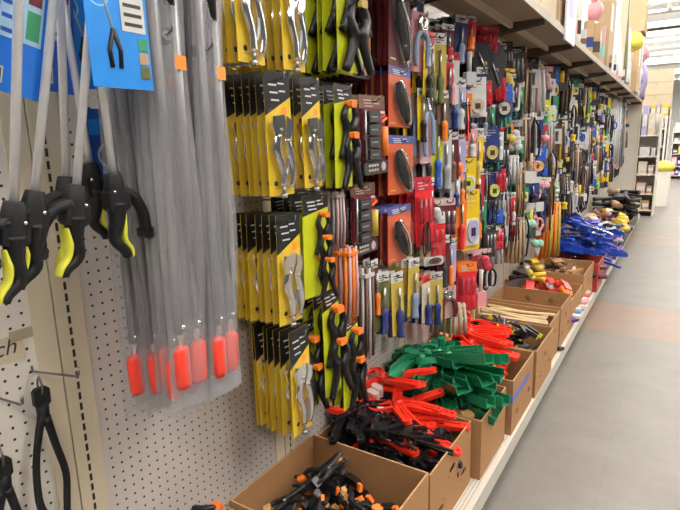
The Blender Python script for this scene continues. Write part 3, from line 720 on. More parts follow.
for hk, (y, zt, n, xf) in enumerate(((.668, .205, 7, .285), (.758, .190, 7, .290))):
    wh = ('left hook','right hook')[hk]
    for k in range(n):
        t = sleeve() if sl is None else copy_tree(sl)
        sl = sl or t
        t.location = (xf-.0265*k, y+(R.random()-.5)*.035, Z0+zt+(R.random()-.5)*.05-(0 if hk else .01)); t.rotation_euler = (PI/2, (R.random()-.5)*.05, PI/2+(R.random()-.5)*.5)
        tag(t, 'long clear sleeve of grey tubes with red tips, %s on the %s' % ('front one' if k == 0 else ORD[k]+' from front', wh), 'tool sleeve', 'long grey sleeves with red tips')
    hook(y, Z0+zt, xf+.02, 'peg hook carrying the long grey sleeves, '+wh)
    o = MB().box(-.012,.012,-.014,.014,-.07,.0,BLKP,b=.004).ring(circ(0,0,.009,n=12),circ(0,0,.004,n=12),.0,.004,CHROME).obj('hook_tip_lock'); o.location = (xf+.005, y, Z0+zt-.002); o.rotation_euler = HANG
    tag(o, 'black lock with chrome eyelet on the tip of the sleeves %s' % wh, 'hook lock', 'hook tip locks')

# ------------------------------------------------------------------ reachers (grabber tools)
SKY = M('bright blue card', (.02,.24,.72), .35, vary=.1); DBLUE = M('deep blue card', (.015,.08,.38), .35)
ALU = M('brushed aluminium pole', (.86,.86,.87), .28, .35)
def reacher(y, z, x, lean, side, cardspec, label, poleM=ALU, top=.80, grip=0, yawz=0.):
    t = empty('reacher_tool', (x, y, Z0+z)); t.rotation_euler = (PI/2, lean, PI/2+yawz)
    m = MB().tube([(0,-.005,0),(0,top,0)], .0068, poleM, 12); m.obj('pole', t)
    m = MB()
    m.tube(smooth_path([(0,.012,0),(0,-.01,0),(0,-.045,0)]), interp([.014,.019,.021]), RUB, 10, .8)
    m.box(-.020,.020,-.055,-.015,-.013,.013,RUB,b=.006); m.ball((-.010*side,-.02,.014), .0035, CHROME, n=6)
    m.obj('jaw_housing', t)
    s = side
    m = MB(); m.tube(smooth_path([(0,-.04,0),(s*-.004,-.075,0),(s*-.012,-.105,0),(s*.006,-.128,0),(s*.010,-.140,0)]), interp([.017,.013,.010,.009,.008]), RUB, 8, 1.2); a = m.obj('jaw', t)
    m = MB(); m.tube(smooth_path([(s*.012,-.060,0),(s*.006,-.085,0),(s*.006,-.108,0),(s*.016,-.126,0),(s*.018,-.140,0)]), interp([.003,.006,.005,.005,.004]), M('lime yellow grip pad', (.72,.70,.05), .5), 8, 2.2).obj('grip_pad', a)
    m = MB(); m.tube(smooth_path([(s*.010,-.022,0),(s*.034,-.032,0),(s*.050,-.060,0),(s*.055,-.095,0)]), interp([.013,.011,.010,.010]), RUB, 8, 1.2); m.box(s*.055-.012,s*.055+.012,-.112,-.092,-.012,.012,RUB,b=.004); m.obj('jaw', t)
    if cardspec:
        (x0, x1, y0, y1, z1, cm, kind) = cardspec
        m = MB().box(x0, x1, y0, y1, z1, z1+.0015, cm); zf = z1+.0015
        W = x1-x0; H = y1-y0
        if kind == 'back':
            m.box(x0+W*.46, x0+W*.93, y0+H*.33, y0+H*.80, zf, zf+.0006, M('pale print panel', (.42,.62,.80), .4))
            for q in range(5): m.box(x0+W*.48, x0+W*(.70-.03*(q % 2)), y0+H*(.36+.085*q), y0+H*(.385+.085*q), zf+.0006, zf+.001, DBLUE)
            for q in range(2): m.box(x0+W*.75, x0+W*.90, y0+H*(.36+.22*q), y0+H*(.54+.22*q), zf+.0006, zf+.001, C('green') if q == 0 else C('maroon'))
            m.box(x0+W*.30, x0+W*.42, y0+H*.22, y0+H*.28, zf, zf+.0008, STK)
            m.box(x0+W*.30, x0+W*.55, y0+H*.05, y0+H*.15, zf, zf+.0006, WHT)
            for q in range(9): m.box(x0+W*(.31+.026*q), x0+W*(.31+.026*q+.010), y0+H*.06, y0+H*.14, zf+.0006, zf+.001, C('black'))
        else:
            LB = M('pale sky print', (.25,.62,.82), .35)
            m.box(x0+W*.45, x1, y0+H*.70, y1, zf, zf+.0005, LB); m.ring(circ(x0+W*.22,y0+H*.62,W*.17,n=16),circ(x0+W*.22,y0+H*.62,W*.145,n=16),zf,zf+.0006,LB)
            m.prism(circ(x0+W*.22,y0+H*.62,W*.08,n=10), zf, zf+.0008, DBLUE)
            m.box(x0+W*.55, x0+W*.95, y0+H*.40, y0+H*.64, zf+.0005, zf+.0009, WHT)
            for q in range(3): m.box(x0+W*(.60), x0+W*.90, y0+H*(.44+.065*q), y0+H*(.465+.065*q), zf+.0009, zf+.0012, C('charcoal'))
            for q in range(3): m.box(x0+W*.80, x0+W*.96, y0+H*(.08+.10*q), y0+H*(.165+.10*q), zf+.0005, zf+.0009, (C('olive'),C('tan'),C('green'))[q])
            # printed picture of the tool
            m.tube([(x0+W*.15,y0+H*.92,zf),(x0+W*.40,y0+H*.40,zf)], .0022, WHT, 4); 
            for q in (-1, 1): m.tube([(x0+W*.40,y0+H*.40,zf),(x0+W*(.40+.09*q),y0+H*.26,zf),(x0+W*(.40+.07*q),y0+H*.14,zf)], .004, C('black'), 5)
        m.obj('header_card', t)
    return t
def rt(o, lab): tag(o, lab, 'reacher', 'reachers hanging at the left edge')
rt(reacher(.560,-.047,.250,-.010, 1, (-.050,.062,.150,.375,.052,SKY,'front'), ''), 'silver-poled reacher with light blue printed card, rightmost, beside the grey sleeves')
rt(reacher(.600,-.030,.120,-.05, 1, (-.015,.115,.150,.385,-.012,SKY,'front'), '', top=.5), 'reacher with light blue card hanging close to the board, behind the rightmost reacher')
rt(reacher(.486,-.062,.255,.215,-1, None, ''), 'silver-poled reacher with jaw opening left, in front of the slotted upright')
rt(reacher(.500,-.050,.205,.10,-1, (-.020,.075,.165,.44,-.090,DBLUE,'back'), ''), 'thin silver-poled reacher with dark blue card, second from the right')
rt(reacher(.418,-.066,.255,.235,-1, (-.125,.004,.150,.39,-.016,M('royal blue card',(.015,.16,.62),.35),'back'), ''), 'white-poled reacher with blue back-printed card, second from the left edge')
rt(reacher(.383,-.078,.262,.165, -1, None, '', poleM=ALU), 'white-poled reacher at the left edge of the picture')
# small loose blue card deep between the poles
o = MB().box(-.05,.05,-.17,.0,0,.0015,DBLUE).ring(circ(0,-.09,.026,n=18),circ(0,-.09,.021,n=18),.0015,.002,WHT).prism(circ(0,-.09,.012,n=8),.0015,.002,C('black')).box(-.045,-.008,-.05,-.02,.0015,.002,SKY).tube([(.015,-.01,.002),(.035,-.08,.002),(.028,-.13,.002)],.004,C('black'),6).obj('product_card')
o.location = (.11,.650,Z0+.085); o.rotation_euler = HANG; tag(o, 'small deep blue product card low between the silver reacher poles', 'card')
for i, (y, z, L) in enumerate(((.54,.46,.26),(.44,.46,.26))):
    hook(y, Z0+z, L, 'peg hook above the reachers, '+('right one','left one')[i])

# rubber tongs at lower left, hooks, tag
hook(.493, Z0-.437, .175, 'bare peg hook crossing the cream upright above the rubber strap').rotation_euler = (PI/2-.16, 0, PI/2)
hook(.405, Z0-.450, .140, 'bare peg hook at the left edge beside the rubber strap').rotation_euler = (PI/2-.10, 0, PI/2)
def strap(y, z, x, lab):
    t = empty('rubber_strap', (x, y, Z0+z), (PI/2, .02, PI/2))
    m = MB(); m.box(-.016,.016,-.035,.006,-.006,.006,RUB,b=.006); m.tube([(0,-.03,0),(0,-.07,0)], [.014,.012], RUB, 8, .5); m.obj('end_block', t)
    for s in (-1, 1):
        m = MB(); m.tube(smooth_path([(s*.004,-.06,s*.002),(s*.020-.003,-.13,0),(s*.030,-.20,0),(s*.026,-.26,0),(s*.006+.012,-.33,0),(-s*.006+.016,-.38,0)]), interp([.009,.008,.008,.008,.008,.006]), RUB, 8, .8); m.obj('strand', t)
    m = MB(); m.tube([(0,.018+.018*math.cos(q*PI/5)-.010, .018*math.sin(q*PI/5)*.5) for q in range(11)], .0022, DKSTEEL, 6); m.tube([(0,.03,0),(.008,-.01,0)], .002, DKSTEEL, 6); m.obj('wire_ring', t)
    tag(t, lab, 'strap', 'black rubber straps')
strap(.489, -.470, .030, 'black rubber double strap hanging by the cream upright at lower left')
strap(.395, -.575, .040, 'black rubber double strap cut by the left edge of the picture')
t = empty('shelf_tag', (.0012, .460, Z0-.372), HANG)
tapem = M('yellowed tape', (.55,.50,.30), .35, 0, .45)
MB().prism([(-.075,-.028),(.022,-.030),(.026,-.012),(.022,.022),(-.075,.020)], 0, .0008, M('manila paper', (.56,.47,.34), .8)).obj('paper', t)
MB().box(.0,.095,.008,.030,.0008,.0013,tapem).obj('tape', t)
tc_ = bpy.data.curves.new('ch', 'FONT'); tc_.body = 'ch'; tc_.size = .046; tc_.extrude = .0002; tc_.shear = .3
tmp = bpy.data.objects.new('tmp', tc_); COL.objects.link(tmp); bpy.context.view_layer.update()
tm = bpy.data.meshes.new_from_object(tmp.evaluated_get(bpy.context.evaluated_depsgraph_get())); bpy.data.objects.remove(tmp)
to = bpy.data.objects.new('handwriting', tm); COL.objects.link(to); to.parent = t; to.location = (-.034,-.014,.001); tm.materials.clear(); tm.materials.append(C('charcoal'))
tag(t, 'manila paper tag with handwriting taped to the pegboard at left edge', 'tag')

# ------------------------------------------------------------------ cardboard boxes on the deck
DK = .150
def carton(x0, x1, y0, y1, h, label, holes=True, mat=CARD, tilt=0, hx=False, base=DK, name='cardboard_box', band=None):
    W = x1-x0; L = y1-y0; t = empty(name, (x0, y0, base))
    th = .005
    def panel(w, hh, hole):
        m = MB(); r = .0
        m.box(0, w, 0, hh-.003, 0, th, mat); m.box(0, w, hh-.003, hh, 0, th, CARDE)
        return m
    def holed(w, hh, spots, ry=.014, rx=.030):
        # panel split into strips around elliptical cut-outs
        m = MB()
        xs = [0]+sorted(sum([[c-rx*1.3, c+rx*1.3] for c, _ in spots], []))+[w]
        for i in range(0, len(xs)-1, 2): m.box(xs[i], xs[i+1], 0, hh-.003, 0, th, mat)
        for c, cy in spots:
            a = c-rx*1.3; b = c+rx*1.3
            n = 16; out = []; inn = []
            for k in range(n):
                q = 2*PI*k/n+PI/n; ux, uy = math.cos(q), math.sin(q)
                s = min((b-a)/2/abs(ux) if ux else 9, (ry+.008)/abs(uy) if uy else 9)
                out.append((c+ux*s, cy+uy*s)); inn.append((c+rx*ux, cy+ry*uy))
            corners = []
            m.ring(out, inn, 0, th, mat)
            m.box(a, b, 0, cy-ry-.0078, 0, th, mat); m.box(a, b, cy+ry+.0078, hh-.003, 0, th, mat)
        m.box(0, w, hh-.003, hh, 0, th, CARDE)
        return m
    sides = [
      (panel(W, h, 0), Matrix.Translation((0, 0, 0)) @ Matrix.Rotation(PI/2, 4, 'X') @ Matrix.Translation((0,0,-th))),
      (holed(W, h, [(W*.38, h*.74), (W*.72, h*.74)], .019, .019) if hx else panel(W, h, 0), Matrix.Translation((0, L, 0)) @ Matrix.Rotation(PI/2, 4, 'X')),
      (panel(L-2*th, h, 0), Matrix.Translation((0, th, 0)) @ Matrix(((0,0,1,0),(1,0,0,0),(0,1,0,0),(0,0,0,1)))),
      (holed(L-2*th, h, [(L*.50, h*.66), (L*.22, h*.30), (L*.80, h*.34)][:3 if L > .35 else 1]) if holes else panel(L-2*th, h, 0), Matrix.Translation((W-th, th, 0)) @ Matrix(((0,0,1,0),(1,0,0,0),(0,1,0,0),(0,0,0,1))))]
    for m, T in sides:
        m.v = [tuple(T @ Vector(p)) for p in m.v]; m.obj('side_panel', t)
    MB().box(th, W-th, th, L-th, 0, th, mat).obj('bottom_panel', t)
    if band: MB().box(W*.45, W+.001, -.001, 0, h*.60, h*.72, band).box(W, W+.001, 0, L*.8, h*.60, h*.72, band).obj('printed_band', t)
    t.rotation_euler = (0, 0, tilt)
    return tag(t, label, 'box', 'cardboard boxes on the gondola base')
carton(.005,.478,.53,.985,.275,'cardboard box at the bottom edge, mostly out of the picture')
carton(.008,.478,.995,1.435,.290,'large cardboard box of black and orange clamps, nearest to the viewer')
carton(.010,.480,1.445,1.855,.275,'cardboard box with oval hand holes holding red and black clamps')
carton(.045,.512,1.885,2.235,.265,'cardboard box heaped with green clamps')
carton(.050,.530,2.285,2.690,.275,'cardboard box with blue printed band holding long red clamps', band=M('blue printed band',(.10,.12,.42),.6))
carton(.050,.540,2.715,3.140,.270,'low cardboard box of dark tools in front of the wooden handles')
carton(.045,.515,3.160,3.470,.275,'cardboard box full of pale wooden handles')
carton(.040,.520,3.485,3.860,.290,'large cardboard box with two round holes behind the wooden handles', hx=True)
carton(.12,.520,3.875,4.38,.235,'small cardboard box of red and white bagged goods', holes=False)
carton(.10,.520,4.42,5.00,.300,'brown cardboard tray box with small brown items behind the red bags')
carton(.06,.55,5.06,5.45,.265,'red slatted crate beside the blue tools', holes=True, mat=M('crate red',(.34,.03,.03),.45), name='plastic_crate')
carton(.06,.54,5.50,6.45,.22,'shallow dark crate under the pile of blue tools', holes=False, mat=M('crate dark',(.05,.03,.10),.5), name='plastic_crate')
carton(.08,.56,6.6,7.4,.20,'shallow purple tray of striped packs past the blue tools', holes=False, mat=C('purple'), name='plastic_crate')
carton(.08,.56,7.5,8.5,.18,'shallow dark tray of yellow and orange bags', holes=False, mat=C('charcoal'), name='plastic_crate')
carton(.08,.56,8.6,10.2,.18,'long dark tray under the black bundles at the far end', holes=False, mat=C('charcoal'), name='plastic_crate')

# ---- heaps of individual tools
def place(t, x, y, z, yaw, tx=0., ty=0.):
    t.location = (x, y, Z0+z); t.rotation_euler = (tx, ty, yaw)
POS = ['against the board','in the middle','at the aisle side']
def heap(makes, box, n, z0, z1, label, cat, group, seed, tilt=.35, yaw=None):
    q = random.Random(seed); protos = {}
    x0, x1, y0, y1 = box
    nx = 3; ny = max(1, math.ceil(n/6)); cnt = {}
    for i in range(n):
        mk = makes[i % len(makes)]
        if mk[0] not in protos: protos[mk[0]] = t = mk[1]()
        else: t = copy_tree(protos[mk[0]])
        u = (i*.618+q.random()*.15) % 1; v = (i*.381+q.random()*.2) % 1
        lev = i/n
        x = x0+(x1-x0)*u; y = y0+(y1-y0)*v; z = z0+(z1-z0)*(lev*.85+.15*q.random())
        yw = q.random()*2*PI if yaw is None else yaw[0]+(q.random()-.5)*2*yaw[1]
        hl = mk[2]/2 if len(mk) > 2 else 0
        x = min(max(x, x0), x1)
        if z < -1.07:
            ex = hl*abs(math.sin(yw))+.06; ey = hl*abs(math.cos(yw))+.055; X0, X1, Y0, Y1 = x0-.07, x1+.07, y0-.08, y1+.08
            x = min(max(x, X0+ex), X1-ex) if X0+ex < X1-ex else (X0+X1)/2
            y = min(max(y, Y0+ey), Y1-ey) if Y0+ey < Y1-ey else (Y0+Y1)/2
        x -= hl*math.sin(yw); y += hl*math.cos(yw)
        tx = (q.random()-.5)*2*tilt
        place(t, x, y, z, yw, tx, (q.random()-.5)*2*tilt)
        dep = 'bottom' if lev < .34 else 'middle' if lev < .67 else 'top'
        side = 'board side' if u < .33 else 'centre' if u < .67 else 'aisle side'
        nf = 'near end' if v < .34 else 'middle' if v < .67 else 'far end'
        key = (mk[0], dep, side, nf); cnt[key] = cnt.get(key, 0)+1
        extra = '' if cnt[key] == 1 else (' too', ' again', ' also', ' fourth')[min(cnt[key]-2, 3)]
        tag(t, '%s, %s of %s, %s, %s%s' % (mk[0], dep, label, side, nf, extra), cat, group)
REDM = M('red moulded plastic', (.80,.035,.015), .35, vary=.1); GRNM = M('green moulded plastic', (.012,.17,.075), .30, vary=.15)
BLUM = M('blue moulded plastic', (.012,.05,.36), .3); ORT = M('orange rubber tip', (.95,.20,.02), .5); TANT = M('tan rubber tip', (.80,.45,.18), .6)
PNK = M('pale pink pad', (.85,.62,.55), .5)
# box 0 and box 1: black clamps
SP = lambda L, a, t, r=1.35: (lambda: spring_clamp(L, a, t, r=r))
heap([('black spring clamp with orange tips', SP(.17, BLKP, ORT), .17)], (.12,.36,.66,.90), 8, -1.20, -1.05, 'bottom-edge box', 'clamp', 'clamps in the bottom-edge box', 2)
t = spring_clamp(.17, BLKP, ORT, r=1.35); place(t, .06, .90, -1.005, -1.2, .2, -.5); tag(t, 'black clamp with orange tip resting on the near box corner by the board', 'clamp')
heap([('black clamp with orange tips', SP(.16, BLKP, ORT), .16), ('black clamp with tan tips', SP(.14, BLKP, TANT), .14), ('grey clamp with black tips', SP(.13, C('charcoal'), C('grey')), .13), ('flat black clamp with orange pads', lambda: plastic_clamp(.18, BLKP, ORT, spread=.2), .18), ('black bar clamp', lambda: bar_clamp(.22, BLKP, BLKP, ORT), .2), ('small black clamp with orange tips', SP(.10, BLKP, ORT, 1.8), .1)],
     (.10,.39,1.09,1.34), 64, -1.30, -1.07, 'near box', 'clamp', 'clamps in the nearest box', 5, .7)
# box 2: red + black
heap([('black bar clamp', lambda: bar_clamp(.27, BLKP, BLKP, C('charcoal')), .25), ('flat black clamp', lambda: plastic_clamp(.24, BLKP, C('charcoal'), spread=.2), .24)], (.12,.40,1.54,1.78), 20, -1.28, -1.07, 'second box', 'clamp', 'black clamps in the second box', 8, .35)
heap([('red plastic clamp', lambda: plastic_clamp(.31, REDM, PNK, spread=.24), .31)], (.09,.38,1.62,1.82), 11, -1.13, -.97, 'second box', 'clamp', 'red clamps in the second box', 31, .30, (1.3,.7))
heap([('black nylon clamp', lambda: plastic_clamp(.26, BLKP, BLKP, spread=.2), .26)], (.07,.14,1.56,1.78), 7, -1.12, -1.0, 'second box at the board', 'clamp', 'black nylon clamps in the second box', 18, .3, (.2,.5))
heap([('black nylon bar clamp', lambda: bar_clamp(.30, BLKP, BLKP, C('charcoal')), .3)], (.24,.38,1.54,1.66), 9, -1.10, -1.02, 'second box front', 'clamp', 'black bar clamps in the second box', 41, .15, (1.3,.5))
# box 3: green
heap([('red long clamp', lambda: plastic_clamp(.27, REDM, TANT, spread=.1), .27)], (.22,.40,1.98,2.16), 7, -1.18, -1.05, 'green heap', 'clamp', 'red clamps among the green ones', 10, .3)
heap([('green channel-handled clamp', lambda: plastic_clamp(.40, GRNM, GRNM, True, .13), .36)], (.15,.36,2.00,2.14), 17, -1.10, -.93, 'green heap', 'clamp', 'green clamps in the third box', 9, .30, (.8,.75))
heap([('black nylon clamp', lambda: plastic_clamp(.26, BLKP, BLKP, spread=.2), .26), ('dark green clamp', lambda: plastic_clamp(.26, M('dark green plastic',(.01,.06,.035),.35), GRNM, True, .16), .26)], (.06,.15,1.86,2.16), 12, -1.12, -.98, 'heap by the board', 'clamp', 'dark clamps by the board', 12, .3, (.3,.5))
# box 4
heap([('black steel bar clamp', lambda: bar_clamp(.28, STEEL, BLKP, C('yellow')), .28), ('small red clamp', lambda: plastic_clamp(.22, REDM, PNK, spread=.22), .22)], (.14,.42,2.38,2.62), 20, -1.24, -1.06, 'red clamp box', 'clamp', 'short clamps in the fourth box', 14, .3)
heap([('long red clamp', lambda: plastic_clamp(.36, REDM, TANT, spread=.08), .36)], (.17,.30,2.50,2.72), 5, -1.10, -.98, 'red clamp box', 'clamp', 'long red clamps in the fourth box', 34, .15, (1.45,.3))
# box 5
heap([('black and yellow clamp', SP(.18, BLKP, C('yellow')), .18), ('dark plum clamp', SP(.18, M('dark plum plastic',(.06,.03,.07),.4), BLKP), .18), ('black bar clamp', lambda: bar_clamp(.24, BLKP, BLKP, C('lime')), .24)], (.15,.46,2.80,3.06), 36, -1.22, -1.03, 'dark-handled box', 'clamp', 'dark clamps in the fifth box', 15, .5)
heap([('long red clamp', lambda: plastic_clamp(.36, REDM, REDM, spread=.08), .36)], (.13,.20,2.72,2.95), 2, -1.06, -1.0, 'dark-handled box', 'clamp', 'red clamps at the board', 16, .12, (1.4,.2))
# wooden handles
def handle():
    t = empty('wooden_handle'); m = MB(); L = .42
    m.tube(smooth_path([(-L/2,0,0),(-L*.42,0,0),(-L*.2,.004,0),(L*.1,0,0),(L*.40,.006,0),(L*.48,0,0),(L/2,0,0)]), interp([.012,.016,.015,.012,.015,.018,.010]), WOOD, 10, .75).obj('shaft', t)
    return t
q = random.Random(3); h0 = None
for i in range(18):
    t = handle() if h0 is None else copy_tree(h0); h0 = h0 or t
    lay = i//6; c = i % 6
    place(t, .24+q.random()*.06, 3.21+c*.045+q.random()*.02, -1.24+lay*.05+q.random()*.02+(.03 if lay == 2 else 0), (q.random()-.5)*.35, 0, (q.random()-.5)*.10+.04)
    tag(t, 'pale wooden handle, %s layer, %s from the near side of the handle box' % (('bottom','middle','top')[lay], N2[c]), 'tool handle', 'wooden handles in the box')
for i in range(6):
    t = copy_tree(h0); t.location = (.045+.02*(i % 2), 3.06+i*.05, Z0-1.10); t.rotation_euler = (0, PI/2-.12, .1*i); t.scale = (.6,1,1)
    tag(t, 'pale wooden handle standing upright by the board, %s from the near side' % N2[i], 'tool handle', 'upright wooden handles')
# red/white bagged goods, brushes, brown small things
def bagthing(c1, c2, s=.09, nm='bagged_part'):
    t = empty(nm); m = MB(); m.ball((0,0,0), s*.5, c1, sq=(1.1,.8,.45), n=7).obj('body', t); MB().box(-s*.2,s*.55,-s*.2,s*.2,s*.10,s*.26,c2,b=.004).obj('tab', t)
    return t
heap([('red wrapped bundle', lambda: bagthing(M('glossy red wrap',(.8,.05,.03),.2), C('red'), .15)), ('white and red wrapped bundle', lambda: bagthing(WHT, C('red'), .12)), ('orange wrapped bundle', lambda: bagthing(C('orange'), C('crimson'), .13))], (.16,.47,3.98,4.32), 30, -1.24, -1.06, 'red box', 'wrapped bundle', 'red wrapped bundles', 21, .5)
heap([('brown wrapped part', lambda: bagthing(C('tan'), C('brown'), .13)), ('cardboard-coloured small box', lambda: bagthing(C('brown'), CARD, .14))], (.16,.46,4.48,4.94), 24, -1.20, -1.06, 'brown tray box', 'wrapped part', 'small brown goods', 22, .4)
def stick(L, c1, c2, w=.02, nm='hand_tool', flat=.8):
    t = empty(nm); MB().tube([(-L/2,0,0),(-L*.1,0,0)], w, c1, 8, flat).obj('handle', t); MB().tube(smooth_path([(-L*.1,0,0),(L*.2,.01,.004),(L/2,-.01,0)]), interp([w*.7,w*.6,w*.9]), c2, 8, flat).obj('shank', t)
    return t
heap([('yellow and white brush', lambda: stick(.30, C('gold'), WHT, .025, 'long_brush')), ('yellow and black brush', lambda: stick(.28, C('yellow'), BLKP, .025, 'long_brush'))], (.05,.17,4.0,4.6), 10, -1.08, -.93, 'pile at the board', 'brush', 'yellow brushes by the board', 23, .4)
heap([('blue handled tool', lambda: stick(.44, BLUM, BLUM, .022)), ('blue clamp', lambda: plastic_clamp(.38, BLUM, BLUM, True, .16)), ('blue and silver tool', lambda: stick(.40, BLUM, CHROME, .018))], (.08,.50,5.35,6.45), 56, -1.20, -.82, 'blue pile', 'hand tool', 'blue tools in a pile', 24, .35)
heap([('dark red boxed tool', lambda: stick(.30, C('maroon'), BLKP, .028))], (.12,.48,5.10,5.42), 14, -1.28, -1.10, 'red crate', 'hand tool', 'tools in the red crate', 25, .2)
heap([('black and white striped pack', lambda: bagthing(C('black'), WHT, .18)), ('purple pack', lambda: bagthing(C('purple'), WHT, .20)), ('silver wrapped tool', lambda: stick(.36, C('charcoal'), C('silver'), .03))], (.12,.52,6.6,7.4), 30, -1.22, -.98, 'purple tray', 'pack', 'striped packs in the purple tray', 26, .25)
heap([('yellow bagged glove', lambda: bagthing(C('gold'), C('yellow'), .20, 'bagged_glove')), ('orange bagged glove', lambda: bagthing(C('orange'), C('cream'), .20, 'bagged_glove')), ('tan bagged glove', lambda: bagthing(C('rose'), C('brown'), .20, 'bagged_glove')), ('purple bagged glove', lambda: bagthing(C('purple'), C('black'), .20, 'bagged_glove'))], (.12,.54,7.5,8.5), 36, -1.22, -.98, 'dark tray', 'gloves', 'bagged gloves', 27, .25)
heap([('black rolled bundle', lambda: stick(.50, C('black'), C('charcoal'), .045, 'rolled_bundle')), ('black bundle with tan end', lambda: stick(.46, C('tan'), C('black'), .05, 'rolled_bundle'))], (.20,.46,8.7,10.1), 36, -1.20, -.80, 'far tray', 'bundle', 'black rolled bundles', 28, .12)
# a few items standing on the ledge
for i, (x, y, z, c, s) in enumerate(((.555,3.98,-1.29,'purple',.13),(.545,4.12,-1.28,'sky',.12),(.57,4.25,-1.29,'lavender',.10),(.57,4.42,-1.28,'pink',.11),(.56,4.62,-1.28,'crimson',.12))):
    t = bagthing(C(c), WHT, s); place(t, x-.055, y, z+.01, .3*i)
    tag(t, '%s wrapped bundle lying on the ledge beside the %s' % (c, ('double-hole box','red goods box, near corner','red goods box, middle','red goods box, far corner','brown tray box')[i]), 'wrapped bundle', 'bundles on the ledge')
t = bagthing(BLKP, C('charcoal'), .05); place(t, .53, 3.47, -1.335, .4); tag(t, 'small black scrap lying on the ledge by the handle box', 'scrap')

# ------------------------------------------------------------------ stock on the overhead shelf
ST = Z0+.668
CART = M('tan carton', (.46,.33,.19), .8, vary=.06); CART2 = M('pale carton', (.58,.48,.34), .8, vary=.05)
def stockbox(x0,x1,y0,y1,h,m,label,top=None,cat='carton',base=ST,name='carton'):
    t = empty(name, ((x0+x1)/2,(y0+y1)/2,base)); W=(x1-x0)/2; L=(y1-y0)/2
    MB().box(-W,W,-L,L,0,h,m).box(-.025,.025,-L-.001,L+.001,h-.10 if h>.2 else h*.5,h+.001,M('packing tape',(.5,.40,.25),.3)).obj('body', t)
    if top: 
        MB().box(W*.2,W+.03,-L*.9,L*.9,h,h+.004,m,T=Matrix.Rotation(-.25,4,'Y')).obj('flap', t)
    MB().box(W,W+.001,-L*.6,L*.3,h*.45,h*.75,WHT).obj('paper_label', t)
    return tag(t, label, cat, 'stock on the overhead shelf')
stockbox(.10,.40,3.02,3.42,.34,CART2,'pale carton at the near end of the overhead shelf')
t = empty('wrapped_panel', (.425,3.55,Z0+.60), (0,0,0)); MB().box(0,.012,0,.30,.0,.40,M('lilac white wrap',(.72,.68,.74),.3)).obj('sheet', t); MB().box(.012,.013,.05,.22,.15,.33,C('lavender')).obj('print', t)
tag(t, 'white and lilac wrapped panel leaning over the overhead shelf lip', 'panel')
stockbox(.12,.40,3.50,3.80,.40,CART,'tan carton behind the lilac panel on the shelf')
stockbox(.10,.36,4.00,4.30,.30,CART,'small tan carton beside the white plush bags',top=True)
def plush(x,y,c1,c2,h,label,cat='plush toy'):
    t = empty('plush_toy',(x,y,ST)); m=MB(); m.ball((0,0,h*.30),h*.30,c1,sq=(.42,.42,1),n=8).obj('body',t)
    MB().ball((0,0,h*.72),h*.15,c2,sq=(.8,.8,1),n=8).obj('head',t)
    for s in (-1,1): MB().tube([(0,s*h*.08,h*.45),(.03,s*h*.16,h*.25)],[h*.05,h*.04],c1,8).obj('arm',t); MB().ball((0,s*h*.07,h*.86),h*.045,c2,n=6).obj('ear',t)
    return tag(t,label,cat,'plush toys on the overhead shelf')
def sack(x,y,w,h,c,c2,label):
    t = empty('stock_bag',(x,y,ST)); m=MB(); n=12; vs=[];fs=[]
    for i in range(7):
        v=i/6; r=w*(1-.55*v**2)*(1+.06*math.sin(i*3))
        for j in range(n): a=2*PI*j/n; vs.append((r*.7*math.cos(a)*(1+.08*math.sin(5*a+i)),r*math.sin(a),h*v))
    for i in range(6): fs+=[(i*n+j,i*n+(j+1)%n,(i+1)*n+(j+1)%n,(i+1)*n+j) for j in range(n)]
    fs+=[list(range(n-1,-1,-1)),[6*n+j for j in range(n)]]
    m.add(vs,fs,c,True).obj('sack',t)
    MB().tube([(w*.72*math.cos(a*PI/6),w*1.02*math.sin(a*PI/6),h*.08) for a in range(13)],w*.06,c2,6).obj('stripe',t)
    return tag(t,label,'bag','stock bags on the overhead shelf')
sack(.28,4.55,.08,.62,WHT,C('mint'),'white bag of goods with mint band, first on the shelf')
sack(.30,4.95,.08,.50,M('milky white film',(.80,.80,.76),.3),C('sky'),'milky white bag between the mint-banded bag and plush toys')
plush(.34,5.30,WHT,C('pink'),.60,'white and pink plush toy standing at the shelf edge')
plush(.34,5.62,C('pink'),C('rose'),.34,'pink plush toy by the tall tan carton')
plush(.24,5.50,C('white'),C('white'),.66,'tall white plush toy behind the pink ones')
stockbox(.16,.41,5.80,6.15,.80,CART,'tall tan carton standing on the overhead shelf')
stockbox(.16,.41,6.22,6.60,.85,M('white carton',(.78,.76,.74),.5),'tall white carton next to the tall tan one')
sack(.32,7.15,.14,.62,M('grey white canvas',(.66,.68,.66),.6),C('pink'),'grey-white tent-shaped bag with pink stripe on the shelf')
stockbox(.12,.38,7.60,7.95,1.15,CART2,'tall pale carton with plants behind the tent-shaped bag')
sack(.34,7.75,.10,1.3,C('olive'),C('green'),'olive leafy bag standing tall behind the tent-shaped bag')
sack(.36,8.15,.09,.75,WHT,C('navy'),'white bag with navy band beside the yellow ball')
t = empty('toy_ball',(.40,8.45,ST+.62)); MB().ball((0,0,0),.13,M('yellow ball',(.80,.72,.10),.35),n=10).obj('ball',t)
tag(t,'yellow ball on the stock before the stacked tan cartons','ball')
stockbox(.22,.40,8.35,8.60,.49,CART2,'low pale carton holding up the yellow ball')
stockbox(.18,.46,8.75,9.35,.80,CART,'lower tan carton of the tall stack at the shelf end')
stockbox(.20,.50,8.80,9.35,.80,CART,'upper tan carton of the tall stack at the shelf end',base=ST+.812)
stockbox(.12,.44,9.5,9.9,.9,M('white carton'),'white carton just past the tan stack')
plush(.40,10.2,C('lavender'),C('rose'),.95,'lavender plush toy past the white carton')
plush(.40,10.6,C('tan'),WHT,.60,'tan plush toy at the very end of the shelf')
sack(.36,9.75,.12,1.30,WHT,C('charcoal'),'tall white bag standing by the white carton')
